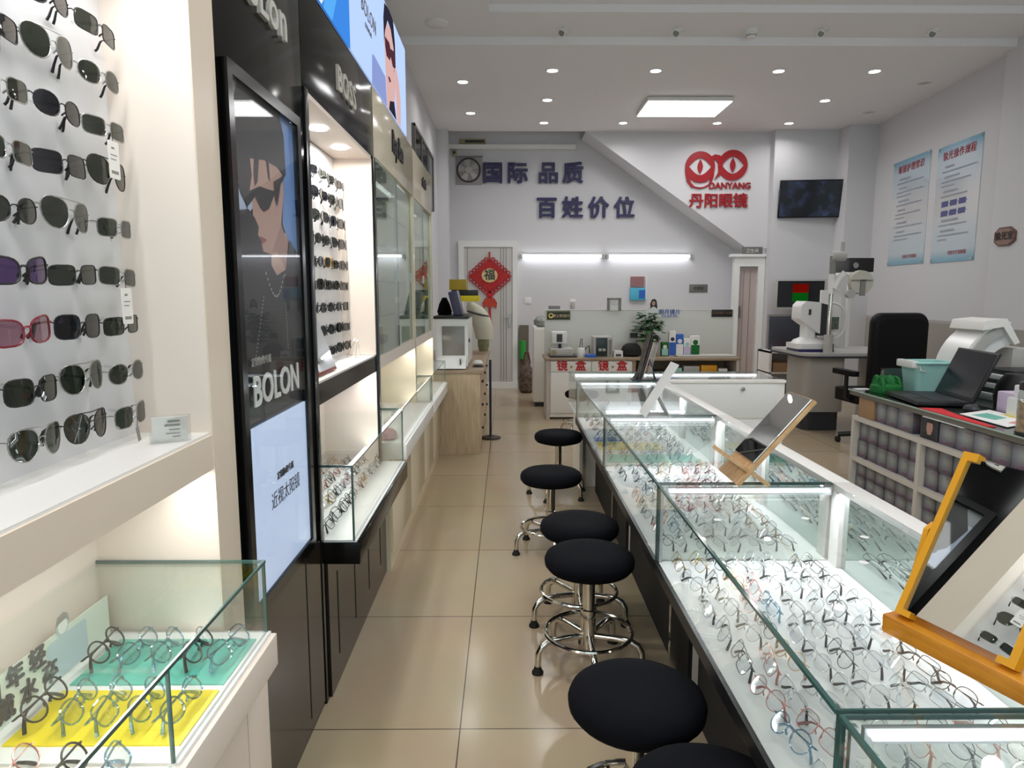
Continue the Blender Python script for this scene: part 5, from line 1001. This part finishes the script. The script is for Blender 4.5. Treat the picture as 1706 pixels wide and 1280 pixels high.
# ------------------------------------------------------------------ desk with the lens-box shelves
t = thing('glass_top_desk', 'long desk with a glass sheet over a dark top beside the box shelves', 'desk', (2.95, 3.6, 0))
DZ = .735
make('worktop', bx(2.49, 3.95, 2.2, 4.92, DZ - .03, DZ), mat('desk_top_dark', '#3a3632', .3), t); make('glass_sheet', B().box(2.478, 3.95, 2.19, 4.93, DZ, DZ + .008).box(2.472, 2.478, 2.19, 4.93, DZ, DZ + .008, 1), [glass('desk_glass', '#e6efe9', .06, .8), mat('desk_glass_edge', '#a9bcae', .15)], t)
make('front_edge', bx(2.48, 2.49, 2.2, 4.92, DZ - .03, DZ), mat('edge_band', '#6d6a60', .4), t)
for y in (2.3, 3.6, 4.84): make('support', bx(2.9, 3.9, y, y + .04, 0, DZ - .03), 'white', t)
red = solo('red_cloth', B().add([(a_, b_, DZ + z_) for z_ in (.0085, .0105) for a_, b_ in ((2.482, 4.08), (2.482, 3.48), (2.52, 3.47), (2.56, 3.86), (2.60, 4.05))], [(5, 6, 7, 8, 9), (4, 3, 2, 1, 0), (0, 1, 6, 5), (1, 2, 7, 6), (2, 3, 8, 7), (3, 4, 9, 8), (4, 0, 5, 9)]), mat('bright_red_cloth', '#d41f26', .6), 'bright red cloth along the desk edge beside the laptop', 'cloth')
# laptop
t = thing('laptop', 'open black laptop standing on the desk beside the mint basket', 'laptop', (2.85, 4.33, DZ + .013), math.radians(-98))
T4 = chain(t)
T4 = T4 @ Matrix.Diagonal((1.28, 1.22, 1.28, 1))
def lp(name, b, m, bev=0, par=None): return make(name, b.xf(T4), m, par or t, bev)
# local x along hinge (towards viewer), local -y is towards the aisle
lp('keyboard_base', bx(-.19, .19, -.26, 0, 0, .020), 'blackm', .004); k_ = B()
for i in range(13):
    for j in range(5): k_.box(-.165 + .0255 * i, -.143 + .0255 * i, -.06 - .026 * j, -.038 - .026 * j, .0202, .0225)
lp('keys', k_, 'dark'); lp('touchpad', bx(-.05, .05, -.245, -.18, .0202, .021), 'dark')
TL = Matrix.Translation((0, 0, .018)) @ Matrix.Rotation(math.radians(-24), 4, 'X')
lp('display_lid', bx(-.19, .19, -.006, .006, .0, .255).xf(TL), 'blackm', .003); lp('screen', bx(-.178, .178, -.0075, -.006, .018, .245).xf(TL), mat('laptop_screen', '#0d0e12', .2), 0)
# mint basket and acrylic box
t = thing('mint_basket', 'mint plastic basket with a pale handle on the far end of the desk', 'basket', (2.98, 4.72, DZ + .008))
rings = []
for z, s_ in ((0, .82), (.20, 1), (.215, 1.02), (.215, .96), (.02, .80)): rings.append([(2.91 + p[0] * s_, 4.74 + p[1] * s_, DZ + .009 + z) for p in rrect(-.13, .13, -.11, .11, .04)])
make('body', B().loft(rings), 'mint', t); make('rim', B().tube([(2.91 + p[0], 4.74 + p[1], DZ + .22) for p in rrect(-.135, .135, -.115, .115, .045)], .009, 8, 0, True), 'mint', t); make('handle', B().box(2.755, 2.80, 4.64, 4.84, DZ + .185, DZ + .235), 'whiteg', t, .01); make('handle_clip', B().tube([(2.80, 4.635, DZ + .20), (2.80, 4.615, DZ + .17), (2.83, 4.61, DZ + .165)], .006, 6), 'lgrey', t)
t = thing('acrylic_box', 'clear open acrylic box behind the green cloth', 'acrylic box', (2.78, 4.86, DZ + .008)); bb = B(); x0, x1, y0, y1, z0, z1 = 2.69, 2.90, 4.87, 4.91, DZ + .009, DZ + .16
bb.box(x0, x1, y0, y0 + .003, z0, z1).box(x0, x0 + .003, y0, y1, z0, z1).box(x0, x1, y1 - .003, y1, z0, z1); make('walls', bb, 'clear', t)
g = B()
for k in range(26):
    a = R.uniform(0, PI); cx, cy = 2.64 + R.uniform(-.06, .06), 4.735 + R.uniform(-.05, .05); r_ = R.uniform(.02, .04)
    g.tube([(cx + r_ * 1.3 * math.cos(a) * math.cos(u), cy + r_ * 1.3 * math.sin(a) * math.cos(u), DZ + .025 + (.055 + r_) * max(0, math.sin(u))) for u in [PI * i / 8 for i in range(9)]], .012, 6)
g.lathe((2.64, 4.735, DZ + .009), [(.10, 0), (.105, .02), (.10, .05), (.05, .07), (.001, .075)], 16)
solo('green_cloth', g, 'green', 'bunched dark green cloth at the far aisle corner of the desk', 'cloth')
solo('paper_scrap', bx(2.50, 2.60, 4.86, 4.915, DZ + .0085, DZ + .012), 'whitem', 'small white paper at the far corner of the desk by the green cloth', 'paper')
t = thing('computer_mouse', 'small dark mouse between the laptop and the flyer', 'mouse', (2.72, 3.98, DZ + .01)); make('shell', B().lathe((2.73, 3.98, DZ + .0095), [(.03, 0), (.034, .01), (.028, .026), (.01, .035), (.001, .036)], 18, sx=1.1, sy=1.6), 'dark', t)
# flyer
t = thing('printed_flyer', 'colourful white flyer lying on the desk edge', 'flyer', (2.7, 3.7, DZ + .01))
fp = [(2.57, 3.84), (2.56, 3.45), (2.84, 3.60), (2.83, 3.97)]; zf = DZ + .012
make('sheet', B().loft([[(a, b_, zf) for a, b_ in fp], [(a, b_, zf + .003) for a, b_ in fp]], 0, True, False, False), 'whitem', t)
make('print', B().poly([(2.61, 3.80, zf + .0035), (2.63, 3.64, zf + .0035), (2.74, 3.70, zf + .0035), (2.74, 3.86, zf + .0035)], 0).poly([(2.64, 3.56, zf + .0035), (2.66, 3.50, zf + .0035), (2.83, 3.60, zf + .0035), (2.80, 3.66, zf + .0035)], 1).poly([(2.77, 3.72, zf + .0035), (2.80, 3.70, zf + .0035), (2.84, 3.78, zf + .0035), (2.80, 3.84, zf + .0035)], 2), [mat('flyer_teal', '#6fb8a6', .5), mat('flyer_pink', '#d9908a', .5), 'yellow'], t)
# jar
t = thing('tea_jar', 'glass jar with a dark lid holding pale brown tea at the desk edge', 'jar', (2.53, 3.3, DZ + .008)); jx, jy, jz = 2.535, 3.28, DZ + .009
make('body', B().lathe((jx, jy, jz), [(.001, 0), (.05, 0), (.052, .01), (.052, .20), (.046, .22), (.044, .22), (.049, .2), (.049, .012), (.001, .012)], 28), 'clear', t); make('tea', B().lathe((jx, jy, jz + .013), [(.001, 0), (.047, 0), (.047, .15), (.001, .15)], 24), mat('tea_brown', '#b08a5c', .4, noise=.5, nscale=50), t); make('lid', B().lathe((jx, jy, jz + .22), [(.001, 0), (.05, 0), (.05, .035), (.046, .04), (.001, .04)], 28), 'blackm', t); make('base_ring', B().lathe((jx, jy, jz), [(.053, 0), (.054, .014), (.053, .016)], 28), 'blackm', t)
# bags and boxes behind the laptop
solo('black_handbag', B().loft([[(3.08 + .10 * sx * math.cos(2 * PI * i / 18), 4.1 + .13 * sx * math.sin(2 * PI * i / 18), DZ + .009 + z) for i in range(18)] for z, sx in ((0, 1), (.06, 1.08), (.14, .95), (.20, .6), (.205, .1))]), [mat('handbag_black', '#141316', .55, noise=.3, nscale=20)], 'soft black bag behind the laptop screen', 'bag')
solo('white_carton', B().box(2.80, 3.0, 3.55, 3.80, DZ + .009, DZ + .12).box(2.82, 3.0, 3.57, 3.78, DZ + .12, DZ + .19), 'whiteg', 'white lidded carton beside the tea jar', 'carton', None, .01)
solo('lilac_carton', bx(2.86, 3.02, 3.84, 3.96, DZ + .009, DZ + .13), 'lilac', 'pale lilac carton between the black bag and the white carton', 'carton', None, .008)
solo('lilac_canister', bx(2.98, 3.15, 3.40, 3.52, DZ + .009, DZ + .26), 'lilac', 'tall pale lilac box at the picture edge behind the tea jar', 'box', None, .01)
for i, (z, x0, h_, m, nm) in enumerate(((0, 3.10, .045, 'whiteg', 'lowest white'), (.046, 3.14, .03, 'blackm', 'second black'), (.077, 3.12, .03, 'whiteg', 'third white'), (.108, 3.15, .028, 'blackm', 'fourth black'), (.137, 3.13, .03, 'whiteg', 'fifth white'), (.168, 3.16, .03, 'blackm', 'topmost black'))):
    solo('ring_binder', bx(x0, x0 + .35, 4.25, 4.52, DZ + .009 + z, DZ + .009 + z + h_), m, f'{nm} binder of the binder stack under the curved machine', 'binder', 'stacked binders on the desk', .004)
t = thing('perimeter', 'white curved eye-testing machine with a hooded top on the desk', 'eye machine', (3.5, 4.75, DZ + .008))
arc = B(); cx, cz = 3.62, .86
prof = [(cx + .36 * math.cos(math.radians(a)), cz + .38 * math.sin(math.radians(a))) for a in range(95, 196, 8)] + [(cx + .20 * math.cos(math.radians(a)), cz + .22 * math.sin(math.radians(a))) for a in range(195, 94, -8)]
arc.prism(prof, 'y', 4.62, 4.90); make('curved_arm', arc, 'whiteg', t, .01)
prof2 = [(cx + .355 * math.cos(math.radians(a)) + .02, cz + .375 * math.sin(math.radians(a))) for a in range(100, 190, 8)] + [(cx + .29 * math.cos(math.radians(a)), cz + .30 * math.sin(math.radians(a))) for a in range(188, 99, -8)]
make('side_cover', B().prism(prof2, 'y', 4.60, 4.62), 'lgrey', t)
make('hood', B().prism([(3.37, 1.18), (3.39, 1.245), (3.53, 1.26), (3.63, 1.10), (3.595, 1.085), (3.51, 1.205)], 'y', 4.58, 4.93), 'white', t, .008)
make('front_box', bx(3.60, 3.74, 4.6, 4.92, .90, 1.06), 'lgrey', t, .01); make('base', bx(3.30, 3.85, 4.58, 4.90, DZ + .008, .82), 'whiteg', t, .015)
t.location.x -= .20
# shelf with boxes
t = thing('box_shelf', 'low white open shelf filled with lilac lens boxes below the desk edge', 'shelf', (2.65, 3.6, 0))
SY = [4.845, 4.055, 3.265, 2.475]; XS0, XS1 = 2.47, 2.80
for i, y in enumerate(SY): make('upright', bx(XS0, XS1, y - .035, y, 0, .5345), 'cream2', t)
for z in (0.02, .245): 
    for i in range(3): make('shelf_board', bx(XS0 + .001, XS1, SY[i + 1], SY[i] - .035, z, z + .03), 'cream2', t)
make('top_board', bx(XS0, XS1, SY[-1] - .035, SY[0], .535, .565), 'cream2', t)
make('back_panel', bx(XS1, XS1 + .01, SY[-1], SY[0], 0, .56), 'white', t)
def boxmat(name, seed):
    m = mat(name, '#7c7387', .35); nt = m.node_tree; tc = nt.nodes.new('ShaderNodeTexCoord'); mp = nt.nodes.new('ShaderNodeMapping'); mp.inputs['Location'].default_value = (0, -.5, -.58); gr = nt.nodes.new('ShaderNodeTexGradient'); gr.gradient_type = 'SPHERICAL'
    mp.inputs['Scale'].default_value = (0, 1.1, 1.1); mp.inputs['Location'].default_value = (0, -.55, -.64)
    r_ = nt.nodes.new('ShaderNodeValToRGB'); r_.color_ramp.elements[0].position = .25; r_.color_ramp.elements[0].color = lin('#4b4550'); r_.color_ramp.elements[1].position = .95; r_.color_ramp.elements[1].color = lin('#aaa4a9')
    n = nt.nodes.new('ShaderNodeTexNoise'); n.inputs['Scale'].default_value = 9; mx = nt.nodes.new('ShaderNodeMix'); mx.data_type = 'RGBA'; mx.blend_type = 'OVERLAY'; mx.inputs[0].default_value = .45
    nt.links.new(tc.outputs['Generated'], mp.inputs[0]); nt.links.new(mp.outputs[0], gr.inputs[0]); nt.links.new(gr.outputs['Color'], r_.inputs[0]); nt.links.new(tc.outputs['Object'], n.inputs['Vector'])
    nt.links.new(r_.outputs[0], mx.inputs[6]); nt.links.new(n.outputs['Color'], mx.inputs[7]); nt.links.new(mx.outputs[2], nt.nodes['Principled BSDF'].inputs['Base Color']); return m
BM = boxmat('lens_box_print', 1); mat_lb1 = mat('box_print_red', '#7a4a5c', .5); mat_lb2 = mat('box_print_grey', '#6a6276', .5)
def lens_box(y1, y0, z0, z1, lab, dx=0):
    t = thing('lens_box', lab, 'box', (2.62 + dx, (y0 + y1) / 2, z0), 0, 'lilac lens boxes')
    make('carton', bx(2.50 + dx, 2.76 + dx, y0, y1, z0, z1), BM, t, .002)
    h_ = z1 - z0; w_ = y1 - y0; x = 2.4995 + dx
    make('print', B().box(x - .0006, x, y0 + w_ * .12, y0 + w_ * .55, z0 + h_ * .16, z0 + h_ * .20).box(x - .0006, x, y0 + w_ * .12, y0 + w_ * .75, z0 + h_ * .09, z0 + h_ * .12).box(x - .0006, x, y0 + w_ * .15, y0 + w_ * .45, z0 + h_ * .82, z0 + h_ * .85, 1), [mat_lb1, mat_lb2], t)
for bay in range(3):
    ya, yb = SY[bay] - .035, SY[bay + 1]
    n_ = 6 if bay == 0 else (6 if bay == 1 else 6); w_ = (ya - yb - .012) / n_
    for lev, (za, zb) in enumerate(((.05, .245), (.275, .535))):
        for row in range(2):
            h_ = (zb - za - .012) / 2
            for i in range(n_):
                if bay == 2 and lev == 0: continue
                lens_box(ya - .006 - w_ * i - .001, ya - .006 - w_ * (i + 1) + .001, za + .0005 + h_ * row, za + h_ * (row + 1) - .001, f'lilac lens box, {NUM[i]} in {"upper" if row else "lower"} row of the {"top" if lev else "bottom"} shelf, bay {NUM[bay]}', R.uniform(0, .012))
solo('kraft_box', bx(2.49, 2.70, 4.60, 4.80, .566, .70), 'kraft', 'brown cardboard box at the far end on top of the box shelf', 'box', None, .003)
yy = 4.59
for i, (w_, h_) in enumerate(((.13, .13), (.13, .13), (.17, .135))): lens_box(yy - .002, yy - w_, .566, .566 + h_, f'lilac lens box on top of the shelf, {NUM[i]} from the brown cardboard box', .0); yy -= w_
t = thing('portrait_card', 'dark printed card with a young man in black between the lens boxes', 'printed card', (2.5, 3.99, .566))
make('card', bx(2.50, 2.515, 3.91, 4.08, .566, .70), 'dark', t)
art('portrait', [(0, [(.02, 0), (.15, 0), (.15, .03), (.11, .045), (.06, .045), (.02, .03)]), (1, [(.07, .03), (.105, .03), (.12, .065), (.118, .10), (.06, .10), (.058, .065)]), (0, [(.052, .08), (.06, .115), (.09, .13), (.12, .12), (.13, .09), (.12, .085), (.118, .10), (.09, .105), (.064, .10), (.06, .08)])], ['blackm', 'skin'], (2.4995, 4.08, .567), (0, -1, 0), Z_, t)
solo('white_sheet', bx(2.47, 2.62, 3.66, 4.02, .701, .705), 'whitem', 'white sheet lying on the lens boxes under the desk edge', 'paper')
yy = 3.90
for i, (w_, h_) in enumerate(((.15, .12), (.145, .13), (.14, .13), (.14, .13), (.15, .13), (.15, .13), (.15, .13))): lens_box(yy - .002, yy - w_, .566, .566 + h_, f'lilac lens box on top of the shelf, {NUM[i]} from the portrait card', .0); yy -= w_
